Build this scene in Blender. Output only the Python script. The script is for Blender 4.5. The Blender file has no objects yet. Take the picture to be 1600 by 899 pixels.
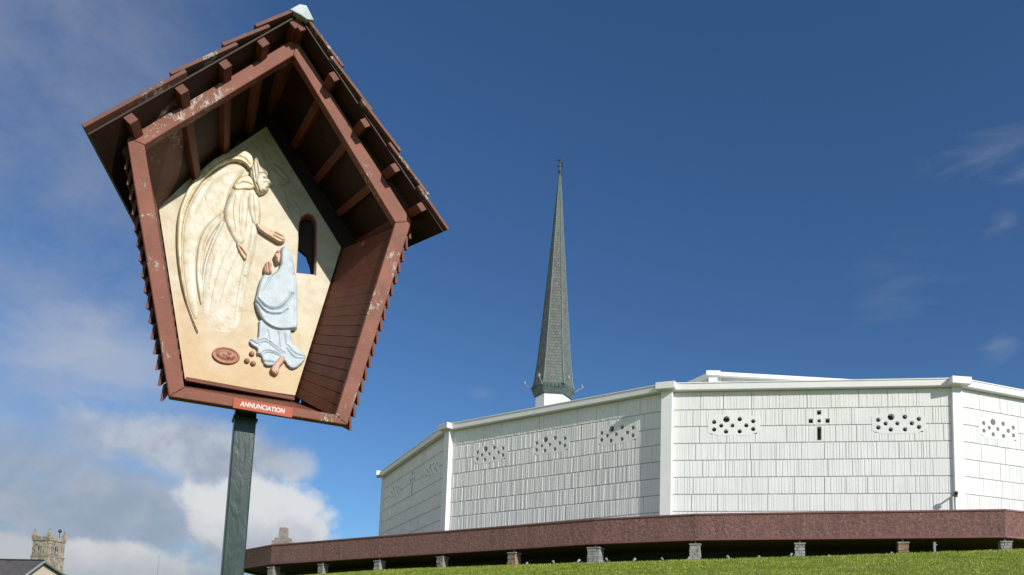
import bpy, bmesh, math, random
import numpy as np
from mathutils import Vector, Matrix, noise
from mathutils.geometry import tessellate_polygon
random.seed(7)
SC = bpy.context.scene
COL = SC.collection
R = math.radians

# ------------------------------------------------------------------ camera
FOC, PCX, PCY, PITCH, ROLL = 1203.73, 1015.785, 893.78, 0.110293, 0.0155049
EYE = Vector((0, 0, 1.6))
cd = bpy.data.cameras.new('camera'); cam = bpy.data.objects.new('camera', cd); COL.objects.link(cam)
cam.location = EYE
cam.rotation_mode = 'QUATERNION'
cam.rotation_quaternion = (Matrix.Rotation(R(90) + PITCH, 4, 'X') @ Matrix.Rotation(ROLL, 4, 'Z')).to_quaternion()
cd.sensor_width = 36; cd.lens = FOC / 1600 * 36
cd.shift_x = -(PCX - 800) / 1600; cd.shift_y = (PCY - 449.5) / 1600
cd.clip_end = 8000; cd.clip_start = 0.05
SC.camera = cam
CF = Vector((0, math.cos(PITCH), math.sin(PITCH))); CU = Vector((0, -math.sin(PITCH), math.cos(PITCH))); CR = Vector((1, 0, 0))

def ray(px, py):
    dx, dy = px - PCX, py - PCY
    a = dx*math.cos(ROLL) + dy*math.sin(ROLL); b = -dx*math.sin(ROLL) + dy*math.cos(ROLL)
    return CF + CR*(a/FOC) - CU*(b/FOC)
def at(px, py, y):
    r = ray(px, py); return EYE + r*(y/r.y)

# ------------------------------------------------------------------ object helpers
def tag(o, label=None, cat=None, group=None, kind=None):
    if label: o['label'] = label
    if cat: o['category'] = cat
    if group: o['group'] = group
    if kind: o['kind'] = kind
    return o
def empty(name, loc, label, cat, group=None):
    o = bpy.data.objects.new(name, None); COL.objects.link(o); o.location = loc
    o.empty_display_size = .2
    return tag(o, label, cat, group)
class MB:
    """collects geometry in world coordinates, builds ONE mesh object"""
    def __init__(s): s.v = []; s.f = []; s.smooth = False
    def add(s, vs, fs):
        n = len(s.v); s.v += [tuple(v) for v in vs]; s.f += [tuple(i+n for i in f) for f in fs]
    def hexa(s, p):   # 8 points: bottom ring 0-3, top ring 4-7
        s.add(p, [(0,3,2,1),(4,5,6,7),(0,1,5,4),(1,2,6,5),(2,3,7,6),(3,0,4,7)])
    def obox(s, o, ax, ay, az, x0, x1, y0, y1, z0, z1):
        P = lambda x, y, z: o + ax*x + ay*y + az*z
        s.hexa([P(x0,y0,z0),P(x1,y0,z0),P(x1,y1,z0),P(x0,y1,z0),P(x0,y0,z1),P(x1,y0,z1),P(x1,y1,z1),P(x0,y1,z1)])
    def box(s, x0, x1, y0, y1, z0, z1):
        s.obox(Vector((0,0,0)), Vector((1,0,0)), Vector((0,1,0)), Vector((0,0,1)), x0, x1, y0, y1, z0, z1)
    def tube(s, pts, r, n=8):
        pts = [Vector(p) for p in pts]; rr = r if isinstance(r, (list, tuple)) else [r]*len(pts)
        rings = []
        for i, p in enumerate(pts):
            d = (pts[min(i+1, len(pts)-1)] - pts[max(i-1, 0)]).normalized()
            a = d.orthogonal().normalized() if i == 0 else (a0 - d*a0.dot(d)).normalized()
            a0 = a; b = d.cross(a)
            rings.append([p + (a*math.cos(t*2*math.pi/n) + b*math.sin(t*2*math.pi/n))*rr[i] for t in range(n)])
        vs = [v for rg in rings for v in rg]; fs = []
        for i in range(len(pts)-1):
            for t in range(n):
                fs.append((i*n+t, i*n+(t+1) % n, (i+1)*n+(t+1) % n, (i+1)*n+t))
        fs.append(tuple(range(n))[::-1]); fs.append(tuple((len(pts)-1)*n+t for t in range(n)))
        s.add(vs, fs)
    def ball(s, c, r, n=10, m=6, sc=(1,1,1)):
        c = Vector(c); vs = [c + Vector((0,0,-r*sc[2]))]
        for i in range(1, m):
            ph = -math.pi/2 + math.pi*i/m
            for t in range(n):
                a = 2*math.pi*t/n
                vs.append(c + Vector((math.cos(ph)*math.cos(a)*r*sc[0], math.cos(ph)*math.sin(a)*r*sc[1], math.sin(ph)*r*sc[2])))
        vs.append(c + Vector((0,0,r*sc[2]))); fs = []
        for t in range(n): fs.append((0, 1+(t+1) % n, 1+t))
        for i in range(m-2):
            for t in range(n):
                a = 1+i*n; fs.append((a+t, a+(t+1) % n, a+n+(t+1) % n, a+n+t))
        a = 1+(m-2)*n
        for t in range(n): fs.append((a+t, a+(t+1) % n, len(vs)-1))
        s.add(vs, fs)
    def build(s, name, mat, parent=None, smooth=False, bevel=0):
        me = bpy.data.meshes.new(name); off = Vector((0,0,0))
        if parent is not None:
            off = Vector(parent['origin']) if 'origin' in parent else parent.location.copy()
        me.from_pydata([tuple(Vector(v) - off) for v in s.v], [], s.f)
        me.validate()
        bm = bmesh.new(); bm.from_mesh(me); bmesh.ops.recalc_face_normals(bm, faces=bm.faces[:]) ; bm.to_mesh(me); bm.free()
        if smooth:
            for p in me.polygons: p.use_smooth = True
        o = bpy.data.objects.new(name, me); COL.objects.link(o); me.materials.append(mat)
        if parent is not None:
            o.parent = parent
        if bevel:
            b = o.modifiers.new('bevel', 'BEVEL'); b.width = bevel; b.segments = 2; b.limit_method = 'ANGLE'
        return o
def part(mb, name, mat, thing, host=None, **k):
    """mesh part of `thing` (an empty); host = a part when it is a sub-part (parts sit at the thing's origin)"""
    o = mb.build(name, mat, thing, **k)
    if host is not None: o.parent = host
    return o

# ------------------------------------------------------------------ materials
def new_mat(name):
    m = bpy.data.materials.new(name); m.use_nodes = True
    nt = m.node_tree; b = nt.nodes['Principled BSDF']
    return m, nt, b
def nd(nt, typ, **k):
    n = nt.nodes.new(typ)
    for a, v in k.items():
        if a in n.inputs: n.inputs[a].default_value = v
        else: setattr(n, a, v)
    return n
def coords(nt, scale=(1,1,1)):
    tc = nd(nt, 'ShaderNodeTexCoord'); mp = nd(nt, 'ShaderNodeMapping'); mp.inputs['Scale'].default_value = scale
    nt.links.new(tc.outputs['Object'], mp.inputs['Vector']); return mp.outputs['Vector']
def ramp(nt, fac, stops):
    r = nd(nt, 'ShaderNodeValToRGB'); cr = r.color_ramp
    while len(cr.elements) < len(stops): cr.elements.new(.5)
    for e, (p, c) in zip(cr.elements, stops):
        e.position = p; e.color = (*c, 1) if len(c) == 3 else c
    nt.links.new(fac, r.inputs['Fac']); return r.outputs['Color']
def noise_n(nt, vec, scale, detail=6, rough=.6, dist=0):
    n = nd(nt, 'ShaderNodeTexNoise'); n.inputs['Scale'].default_value = scale; n.inputs['Detail'].default_value = detail
    n.inputs['Roughness'].default_value = rough; n.inputs['Distortion'].default_value = dist
    nt.links.new(vec, n.inputs['Vector']); return n.outputs['Fac']
def mixc(nt, fac, a, b, blend='MIX'):
    m = nd(nt, 'ShaderNodeMix', data_type='RGBA', blend_type=blend)
    for sock, v in ((m.inputs[0], fac), (m.inputs[6], a), (m.inputs[7], b)):
        if hasattr(v, 'links') or hasattr(v, 'is_linked'): nt.links.new(v, sock)
        elif isinstance(v, (int, float)): sock.default_value = v
        else: sock.default_value = (*v, 1)
    return m.outputs[2]
def bump(nt, b, h, strength=.3, dist=.01):
    n = nd(nt, 'ShaderNodeBump'); n.inputs['Strength'].default_value = strength; n.inputs['Distance'].default_value = dist
    nt.links.new(h, n.inputs['Height']); nt.links.new(n.outputs['Normal'], b.inputs['Normal'])
def simple(name, stops, scale=5, rough=.7, bs=.2, bd=.005, vs=(1,1,1), spec=.5, metal=0, detail=6, dist=0):
    m, nt, b = new_mat(name); v = coords(nt, vs); n = noise_n(nt, v, scale, detail, .6, dist)
    nt.links.new(ramp(nt, n, stops), b.inputs['Base Color']); b.inputs['Roughness'].default_value = rough
    b.inputs['Specular IOR Level'].default_value = spec; b.inputs['Metallic'].default_value = metal
    if bs: bump(nt, b, noise_n(nt, v, scale*3, 6, .65), bs, bd)
    return m

def painted_wood(name, base, fleck, amount, grain=(3,3,26)):
    m, nt, b = new_mat(name); v = coords(nt); vg = coords(nt, grain)
    n1 = noise_n(nt, v, 9, 6, .6); col = ramp(nt, n1, [(.3, [c*.72 for c in base]), (.62, base), (.8, [min(1, c*1.3) for c in base])])
    fl = noise_n(nt, coords(nt, (1,1,.6)), 55, 9, .8, .4); wide = noise_n(nt, v, 5.5, 5, .6)
    mth = nd(nt, 'ShaderNodeMath', operation='MULTIPLY'); nt.links.new(fl, mth.inputs[0]); nt.links.new(wide, mth.inputs[1])
    mask = ramp(nt, mth.outputs[0], [(amount, (0,0,0)), (amount+.05, (1,1,1))])
    nt.links.new(mixc(nt, mask, col, fleck), b.inputs['Base Color'])
    b.inputs['Roughness'].default_value = .62; b.inputs['Specular IOR Level'].default_value = .35
    ad = nd(nt, 'ShaderNodeMath', operation='ADD'); nt.links.new(noise_n(nt, vg, 6, 6, .6), ad.inputs[0]); nt.links.new(mask, ad.inputs[1])
    bump(nt, b, ad.outputs[0], .45, .003)
    return m
M = {}
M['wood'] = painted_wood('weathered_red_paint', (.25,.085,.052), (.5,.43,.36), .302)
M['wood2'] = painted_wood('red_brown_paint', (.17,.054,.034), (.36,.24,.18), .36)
M['shade_wood'] = painted_wood('shade_darkened_wood', (.04,.017,.011), (.08,.045,.035), .40)  # red wood darkened in its colour to stand for shade under the roof
M['shingle'] = painted_wood('roof_board', (.17,.07,.048), (.42,.35,.3), .29)
M['lead'] = simple('lead_cap', [(.3,(.3,.36,.38)),(.7,(.52,.58,.6))], 14, .5, .3, .004)
M['angel'] = simple('gilded_cream_paint', [(.28,(.50,.40,.24)),(.45,(.62,.55,.41)),(.6,(.69,.65,.55)),(.8,(.60,.58,.53))], 18, .5, .5, .004, spec=.5)
M['gold'] = simple('gilded_rim_paint', [(.3,(.4,.28,.11)),(.5,(.62,.5,.28)),(.75,(.76,.69,.52))], 20, .32, .35, .003, spec=.7)
M['blue'] = simple('pale_blue_paint', [(.3,(.36,.44,.49)),(.5,(.47,.54,.585)),(.75,(.56,.62,.65))], 22, .55, .3, .003)
M['skin'] = simple('flesh_paint', [(.3,(.46,.25,.17)),(.7,(.64,.42,.31))], 25, .5, .2, .002)
M['tawny'] = simple('bronzed_flesh_paint', [(.3,(.45,.27,.15)),(.7,(.62,.44,.29))], 25, .42, .2, .002)
M['terracotta'] = simple('terracotta_paint', [(.3,(.3,.12,.07)),(.7,(.48,.25,.16))], 25, .5, .2, .002)
M['signred'] = simple('orange_red_enamel', [(.3,(.37,.052,.012)),(.7,(.46,.075,.018))], 12, .6, .1, .002)
M['signwhite'] = simple('white_lettering', [(.3,(.68,.66,.62)),(.7,(.8,.78,.74))], 12, .6, 0)
M['white'] = simple('white_paint', [(.3,(.76,.765,.74)),(.7,(.84,.835,.81))], 1.2, .55, .12, .01)
M['darkglass'] = simple('dark_red_glass', [(.4,(.012,.005,.004)),(.7,(.07,.014,.009))], 2.2, .35, 0)
M['inner'] = simple('dark_inner_wall', [(.3,(.03,.036,.032)),(.7,(.045,.05,.045))], 2, .6, .1)
M['winglass'] = simple('window_glass', [(.3,(.006,.008,.008)),(.7,(.014,.016,.016))], 2, .12, 0)
M['frame_green'] = simple('grey_green_frame', [(.3,(.22,.26,.24)),(.7,(.3,.34,.32))], 3, .6, 0)
M['metal'] = simple('grey_metal', [(.3,(.16,.18,.19)),(.7,(.3,.33,.34))], 9, .45, .1)
M['darkmetal'] = simple('dark_metal', [(.3,(.02,.02,.022)),(.7,(.05,.05,.05))], 9, .5, .1)
M['maroon_trim'] = simple('maroon_trim', [(.3,(.17,.07,.065)),(.7,(.25,.11,.10))], 3, .6, .15)
M['felt'] = simple('roofing_felt', [(.3,(.06,.04,.035)),(.7,(.1,.07,.06))], 3, .9, .15)
M['slate'] = simple('slate_roof', [(.3,(.055,.05,.052)),(.7,(.105,.095,.10))], 1.2, .6, .3, .02)
M['cream'] = simple('cream_render', [(.3,(.5,.43,.35)),(.7,(.6,.53,.44))], 1.5, .85, .2)
M['bark'] = M['darkmetal']

def clad_mat():
    m, nt, b = new_mat('white_ribbed_concrete'); v = coords(nt)
    n = noise_n(nt, v, .35, 6, .6); c = ramp(nt, n, [(.3,(.75,.755,.73)),(.7,(.83,.83,.80))])
    vs = coords(nt, (1.4,1.4,.25)); n2 = noise_n(nt, vs, 2.2, 7, .7)
    c2 = mixc(nt, ramp(nt, n2, [(.52,(0,0,0)),(.75,(.32,.32,.32))]), c, (.55,.55,.49))
    nt.links.new(c2, b.inputs['Base Color']); b.inputs['Roughness'].default_value = .8
    bump(nt, b, noise_n(nt, v, 14, 5, .6), .25, .02); return m
M['clad'] = clad_mat()
def recess_mat():
    return simple('weathered_joint', [(.3,(.5,.49,.42)),(.7,(.62,.61,.55))], 1.5, .9, .1)
M['joint'] = recess_mat()

def fascia_mat():
    m, nt, b = new_mat('maroon_tyrolean_render'); v = coords(nt)
    n = noise_n(nt, v, 5.5, 8, .75); c = ramp(nt, n, [(.3,(.13,.066,.056)),(.5,(.245,.125,.108)),(.7,(.38,.21,.185))])
    vs = coords(nt, (1,1,.12)); n2 = noise_n(nt, vs, 1.6, 6, .65)
    c2 = mixc(nt, ramp(nt, n2, [(.45,(0,0,0)),(.75,(.55,.55,.55))]), c, (.10,.058,.045))
    nt.links.new(c2, b.inputs['Base Color']); b.inputs['Roughness'].default_value = .92
    bump(nt, b, noise_n(nt, v, 4.5, 7, .75), .9, .16); return m
M['fascia'] = fascia_mat()

def panel_mat():
    # the painted back board: cream paint that turns ochre near its lower edge, blotchy
    m, nt, b = new_mat('cream_and_ochre_paint'); tc = nd(nt, 'ShaderNodeTexCoord')
    v = tc.outputs['Object']; n = noise_n(nt, v, 12, 7, .65)
    c = ramp(nt, n, [(.28,(.45,.36,.22)),(.5,(.56,.485,.34)),(.72,(.63,.575,.445))])
    sep = nd(nt, 'ShaderNodeSeparateXYZ'); nt.links.new(v, sep.inputs[0])
    ad = nd(nt, 'ShaderNodeMath', operation='MULTIPLY_ADD'); nt.links.new(n, ad.inputs[0]); ad.inputs[1].default_value = .35; nt.links.new(sep.outputs['Z'], ad.inputs[2])
    mr = nd(nt, 'ShaderNodeMapRange'); mr.inputs['From Min'].default_value = 2.95; mr.inputs['From Max'].default_value = 3.6
    mr.inputs['To Min'].default_value = .85; mr.inputs['To Max'].default_value = 0
    nt.links.new(ad.outputs[0], mr.inputs['Value'])
    c2 = mixc(nt, mr.outputs[0], c, (.55,.345,.13)); nt.links.new(c2, b.inputs['Base Color'])
    b.inputs['Roughness'].default_value = .5; bump(nt, b, noise_n(nt, v, 45, 6, .6), .25, .003); return m
M['panel'] = panel_mat()

def post_mat():
    m, nt, b = new_mat('dark_green_gloss_paint'); v = coords(nt, (1,1,.4)); n = noise_n(nt, v, 22, 6, .6)
    nt.links.new(ramp(nt, n, [(.3,(.009,.024,.021)),(.7,(.022,.048,.041))]), b.inputs['Base Color'])
    b.inputs['Roughness'].default_value = .33; b.inputs['Specular IOR Level'].default_value = .5
    bump(nt, b, noise_n(nt, coords(nt, (1,1,.45)), 30, 4, .55, .6), .45, .004); return m
M['post'] = post_mat()

def stone_mat(name, stops, scale=2.2):
    m, nt, b = new_mat(name); v = coords(nt); vo = nd(nt, 'ShaderNodeTexVoronoi'); vo.inputs['Scale'].default_value = scale
    nt.links.new(v, vo.inputs['Vector']); sp = nd(nt, 'ShaderNodeSeparateColor'); nt.links.new(vo.outputs['Color'], sp.inputs[0])
    c = ramp(nt, sp.outputs[0], stops); c2 = mixc(nt, noise_n(nt, v, 12, 6, .7), c, [x*.55 for x in stops[len(stops)//2][1]])
    nt.links.new(c2, b.inputs['Base Color']); b.inputs['Roughness'].default_value = .9
    bump(nt, b, noise_n(nt, v, 10, 7, .7), .8, .03); return m
M['stone_grey'] = stone_mat('grey_rubble_stone', [(0,(.2,.2,.19)),(.4,(.36,.36,.34)),(.7,(.5,.49,.46)),(1,(.3,.28,.25))], 4)
M['stone_orange'] = stone_mat('rusty_rubble_stone', [(0,(.28,.16,.09)),(.4,(.45,.24,.13)),(.7,(.4,.33,.27)),(1,(.5,.28,.15))], 4)
M['stone_pink'] = stone_mat('brown_grey_rubble_stone', [(0,(.24,.17,.13)),(.4,(.4,.31,.26)),(.7,(.34,.33,.3)),(1,(.46,.36,.3))], 4)
M['tower'] = stone_mat('tower_stone', [(0,(.10,.07,.045)),(.3,(.33,.26,.18)),(.6,(.50,.43,.34)),(1,(.15,.105,.07))], 2.4)

def spire_mat(name, cols, green):
    m, nt, b = new_mat(name); v = coords(nt)
    br = nd(nt, 'ShaderNodeTexBrick'); br.inputs['Scale'].default_value = 1.0
    br.inputs['Brick Width'].default_value = .42; br.inputs['Row Height'].default_value = .34; br.inputs['Mortar Size'].default_value = .02
    br.inputs['Color1'].default_value = (*cols[0], 1); br.inputs['Color2'].default_value = (*cols[1], 1); br.inputs['Mortar'].default_value = (.05,.055,.05, 1)
    br.inputs['Bias'].default_value = 0.0
    sp = nd(nt, 'ShaderNodeSeparateXYZ'); nt.links.new(v, sp.inputs[0])
    cb = nd(nt, 'ShaderNodeCombineXYZ'); ad = nd(nt, 'ShaderNodeMath', operation='ADD'); nt.links.new(sp.outputs['X'], ad.inputs[0]); nt.links.new(sp.outputs['Y'], ad.inputs[1])
    nt.links.new(ad.outputs[0], cb.inputs[0]); nt.links.new(sp.outputs['Z'], cb.inputs[1]); nt.links.new(cb.outputs[0], br.inputs['Vector'])
    n = noise_n(nt, coords(nt, (1,1,.35)), 1.1, 7, .7)
    c = mixc(nt, ramp(nt, n, [(.42,(0,0,0)),(.66,(green,green,green))]), br.outputs['Color'], (.14,.22,.19))
    nt.links.new(c, b.inputs['Base Color']); b.inputs['Roughness'].default_value = .6
    bump(nt, b, br.outputs['Fac'], .5, .03); return m
M['copper'] = spire_mat('copper_shingles', ((.105,.105,.098),(.155,.152,.14)), .38)
M['verdigris'] = simple('verdigris_hip', [(.3,(.085,.13,.115)),(.7,(.16,.235,.21))], 1.5, .6, .2, .02)
M['gutter'] = simple('dark_copper_gutter', [(.3,(.04,.06,.055)),(.7,(.10,.15,.135))], 2.5, .6, .2, .02)

def grass_mat():
    m, nt, b = new_mat('mown_grass'); v = coords(nt)
    a = ramp(nt, noise_n(nt, v, .9, 8, .75), [(.3,(.12,.165,.010)),(.5,(.19,.25,.016)),(.68,(.28,.32,.03))])
    c = mixc(nt, ramp(nt, noise_n(nt, v, .45, 9, .8, .5), [(.52,(0,0,0)),(.64,(.75,.75,.75))]), a, (.24,.17,.07))
    f = mixc(nt, ramp(nt, noise_n(nt, v, 9, 6, .8), [(.4,(0,0,0)),(.7,(.6,.6,.6))]), c, (.08,.13,.01))
    nt.links.new(f, b.inputs['Base Color']); b.inputs['Roughness'].default_value = .85; b.inputs['Specular IOR Level'].default_value = .2
    bump(nt, b, noise_n(nt, v, 7, 9, .8), 1, .12); return m
M['grass'] = grass_mat()
M['blade'] = simple('grass_blades', [(.34,(.09,.14,.012)),(.5,(.20,.27,.018)),(.62,(.31,.33,.04)),(.72,(.30,.22,.09))], .8, .7, 0)
M['paving'] = simple('concrete_paving', [(.3,(.2,.2,.19)),(.7,(.28,.28,.26))], 2, .9, .2)

# ------------------------------------------------------------------ TERRAIN
crest_px = [(385,909,65),(425,903,63),(530,896,59),(600,891,57),(690,887.5,54.5),(800,883.5,51.5),(930,880,48),(1085,875,45.7),(1250,871,44.7),(1412,865,43.7),(1600,858,42.7)]
crest = [at(*c) for c in crest_px]
crest = [Vector((-400,180,1.0)), Vector((-120,90,2.0)), Vector((-60,72,4.6))] + crest + [Vector((45,43,9.2)), Vector((90,60,9.0)), Vector((400,140,5))]
def crest_at(x):
    for a, b in zip(crest, crest[1:]):
        if a.x <= x <= b.x:
            t = (x-a.x)/(b.x-a.x); return a.y+(b.y-a.y)*t, a.z+(b.z-a.z)*t
    c = crest[0] if x < crest[0].x else crest[-1]; return c.y, c.z
def ground_z(x, y):
    yc, zc = crest_at(x)
    if y <= 0: return 0.0 + min(0, y)*.002
    p = y/yc
    if p <= 1:
        z = zc*(p**1.18)
        z += .10*math.sin(p*math.pi)*noise.noise(Vector((x*.15, y*.15, 3)))*2
    else:
        d = y-yc; s = min(1, d/3.0); s = s*s*(3-2*s)
        z = zc - 1.3*s
        far = min(1, max(0, (y-130)/150)); z *= (1-far)
    return z + .035*noise.noise(Vector((x*.5, y*.5, 0)))*min(1, p)
def axis(vals): return sorted(set(round(v, 3) for v in vals))
xs = axis([-4000,-2500,-1500,-900,-600,-400,-300,-220,-160,-130,-110,-95,-85,-78] + [-72+i*.75 for i in range(176)] + [62,66,72,80,90,105,130,170,230,300,400,600,900,1500,2500,4000])
ys = axis([-4000,-2000,-800,-300,-100,-40,-15,-5,0] + [2+i*2 for i in range(15)] + [30+i*.5 for i in range(92)] + [77,79,82,86,92,100,110,120,135,150,170,200,240,300,400,600,900,1500,2500,4000])
g = MB(); g.v = [(x, y, ground_z(x, y)) for y in ys for x in xs]; nx = len(xs)
g.f = [(j*nx+i, j*nx+i+1, (j+1)*nx+i+1, (j+1)*nx+i) for j in range(len(ys)-1) for i in range(nx-1)]
ground = g.build('ground', M['grass'], smooth=True); ground['kind'] = 'structure'
# short blades on the bank that the camera looks along
bl = MB(); random.seed(3)
for k in range(42000):
    x = random.uniform(-30, 34); yc, zc = crest_at(x); y = yc*(1-.34*random.random()**1.7) + .3
    z = ground_z(x, y) - .01; h = random.uniform(.04,.12)*(1.25 if random.random() < .1 else 1); w = random.uniform(.012,.03); a = random.uniform(-.7,.7)
    lx, ly = random.uniform(-.04,.04), random.uniform(-.04,.04)
    bl.add([(x-w*math.cos(a), y-w*math.sin(a), z), (x+w*math.cos(a), y+w*math.sin(a), z), (x+lx, y+ly, z+h)], [(0,1,2)])
me = bpy.data.meshes.new('grass'); me.from_pydata(bl.v, [], bl.f); go = bpy.data.objects.new('grass', me); COL.objects.link(go); me.materials.append(M['blade'])
tag(go, 'short bright green mown grass blades covering the bank below the church', 'grass', kind='stuff')

# ------------------------------------------------------------------ CHURCH
ZW = 1.6   # heights below were measured above the eye
A, B, Cc, D = [Vector(p) for p in ((1.229,60.0,0),(-19.302,71.905,0),(23.545,57.895,0),(-32.38,91.619,0))]
Ee = Cc + Vector((.928,.373,0))*22.4
Gg = Vector((-33.5,116,0)); Hh_ = Vector((54,86,0))
H1, RW = 19.688+ZW, 1.3734
ZTOP, ZFB = 21.72+ZW, 21.02+ZW
church = empty('church', (8,78,7), 'white many-sided church of ribbed panels with maroon lower canopy and copper spire', 'church')
church['origin'] = tuple(church.location)

def rect_sub(r, h):
    """r minus h, both (u0,u1,z0,z1)"""
    u0,u1,z0,z1 = r; a0,a1,b0,b1 = h
    if a1 <= u0 or a0 >= u1 or b1 <= z0 or b0 >= z1: return [r]
    out = []
    if a0 > u0: out.append((u0,a0,z0,z1))
    if a1 < u1: out.append((a1,u1,z0,z1))
    m0, m1 = max(u0,a0), min(u1,a1)
    if b0 > z0: out.append((m0,m1,z0,b0))
    if b1 < z1: out.append((m0,m1,b1,z1))
    return out
def sub_all(r, holes):
    rs = [r]
    for h in holes: rs = [q for x in rs for q in rect_sub(x, h)]
    return [q for q in rs if q[1]-q[0] > .01 and q[3]-q[2] > .01]
UP = Vector((0,0,1))
def face_frame(P0, P1):
    u = (P1-P0); L = u.length; u.normalize(); n = Vector((u.y, -u.x, 0))
    if n.dot(Vector((8,78,0)) - (P0+P1)/2) > 0: n = -n
    return u, n, L
def u_on(px, py, P0, P1):
    u, n, L = face_frame(P0, P1); r = ray(px, py); t = (P0-EYE).dot(n)/r.dot(n); p = EYE + r*t
    return (p-P0).dot(u), p.z
def plate(mb, o, u, n, outer, holes, n0, n1):
    loops = [outer]+holes; tri = tessellate_polygon([[Vector((p[0],p[1],0)) for p in l] for l in loops])
    flat = [p for l in loops for p in l]
    f = [o + u*p[0] + UP*p[1] + n*n1 for p in flat]; mb.add(f, [tuple(t) for t in tri])
    for l in loops:
        k = len(l)
        for i in range(k):
            p, q = l[i], l[(i+1) % k]
            mb.add([o+u*p[0]+UP*p[1]+n*n1, o+u*q[0]+UP*q[1]+n*n1, o+u*q[0]+UP*q[1]+n*n0, o+u*p[0]+UP*p[1]+n*n0], [(0,1,2,3)])
def circ(cx, cz, r, k=16): return [(cx+r*math.cos(2*math.pi*i/k), cz+r*math.sin(2*math.pi*i/k)) for i in range(k)]
HOLES = [(-1.55,.36,.18),(-1.55,-.25,.18),(-.58,.57,.265),(-.99,.055,.17),(-.61,-.43,.18),(-.10,.055,.17),(.47,.57,.19),(.47,-.43,.18),(.99,.055,.18),(1.53,.39,.18),(1.53,-.25,.18)]
def wall_face(P0, P1, feats, seed, rk=1.0, row_lo=10):
    rnd = random.Random(seed); u, n, L = face_frame(P0, P1)
    cut = []
    for kind, fu, fz in feats:
        if kind == 'vent': cut += [(fu-1.82, fu+1.82, fz-.66, fz+.58), (fu-.9, fu+.72, fz+.58, fz+.88)]
        else: cut += [(fu-.17,fu+.17,fz+.84,fz+1.2),(fu-.82,fu-.48,fz+.17,fz+.53),(fu+.48,fu+.82,fz+.17,fz+.53),(fu-.17,fu+.17,fz+.17,fz+.53),(fu-.17,fu+.17,fz-1.22,fz-.12)]
    base = MB(); w = MB()
    for r in sub_all((0, L, 6+ZW, ZTOP-.05), cut):
        base.add([P0+u*a+UP*b for a, b in ((r[0],r[2]),(r[1],r[2]),(r[1],r[3]),(r[0],r[3]))], [(0,1,2,3)])
    def bx_(r, n0, n1):
        for q in sub_all(r, cut): w.obox(P0, u, n, UP, q[0], q[1], n0, n1, q[2], q[3])
    for k in range(row_lo):
        z1 = H1-RW*(k-1)-.035; z0 = H1-RW*k+.035
        if k == 0: z1 = ZFB+.12
        if z0 < 7+ZW: z0 = 7+ZW
        x = .35
        while x < L-.35:
            wd = rnd.uniform(1.6, 2.5) if k != 0 else rnd.uniform(1.8,2.3)
            x1 = min(x+wd, L-.35)
            if L-.35-x1 < .6: x1 = L-.35
            bx_((x, x1-.034, z0, z1), 0, .05 + rnd.uniform(0,.012))
            r = x+.03
            while r < x1-.12:
                rw = rnd.choice((.09,.12,.14,.2)); r1 = min(r+rw, x1-.05)
                bx_((r, r1, z0+.012, z1-.012), .05, .05+rnd.uniform(.012,.034)*rk); r = r1+rnd.uniform(.05,.12)
            x = x1
    o = part(w, 'wall_cladding', M['clad'], church)
    part(base, 'joint_backing', M['joint'], church, o)
    for kind, fu, fz in feats:
        m = MB(); gl = MB(); off = P0 + u*fu + UP*fz
        if kind == 'vent':
            outer = [(-2.05,.62),(-2.05,-.5),(-1.2,-.78),(1.2,-.78),(2.05,-.46),(2.05,.62),(.9,.92),(0,1.05),(-.9,.92)]
            plate(m, off, u, n, outer, [circ(a,b,r) for a,b,r in HOLES], -.42, .078)
            gl.obox(off, u, n, UP, -2.0, 2.0, -.46, -.40, -.75, .9)
            vb = part(m, 'pierced_window_block', M['clad'], church)
        else:
            for q in cut[-5:] if False else [(-.17,.17,.84,1.2),(-.82,-.48,.17,.53),(.48,.82,.17,.53),(-.17,.17,-1.22,-.12)]:
                plate(m, off, u, n, [(q[0]-.05,q[2]-.05),(q[1]+.05,q[2]-.05),(q[1]+.05,q[3]+.05),(q[0]-.05,q[3]+.05)], [[(q[0],q[2]),(q[1],q[2]),(q[1],q[3]),(q[0],q[3])]], -.42, .072)
            plate(m, off, u, n, [(-.22,.12),(.22,.12),(.22,.58),(-.22,.58)], [circ(0,.35,.155)], -.42, .074)
            gl.obox(off, u, n, UP, -.95, .95, -.46, -.40, -1.35, 1.3)
            vb = part(m, 'cross_window', M['clad'], church)
        part(gl, 'window_pane', M['darkglass'], church, vb)
def feat(kind, px, py, P0, P1):
    a, z = u_on(px, py, P0, P1); return (kind, a, H1-RW if True else z)
wall_face(B, A, [feat('vent',766.5,709,B,A), feat('vent',861,695,B,A), feat('vent',965,678,B,A)], 1, 1.25)
wall_face(A, Cc, [feat('vent',1146.5,664,A,Cc), feat('cross',1280,665,A,Cc), feat('vent',1404,660,A,Cc)], 2, .85)
wall_face(D, B, [feat('vent',618,766,D,B), feat('cross',645.5,748,D,B), feat('vent',676,733,D,B)], 3)
wall_face(Cc, Ee, [feat('vent',1559.5,671,Cc,Ee), ('cross',12.5,H1-RW), ('vent',18.5,H1-RW)], 4, .8)
wall_face(Gg, D, [], 5)
wall_face(Ee, Hh_, [], 6)

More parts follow.
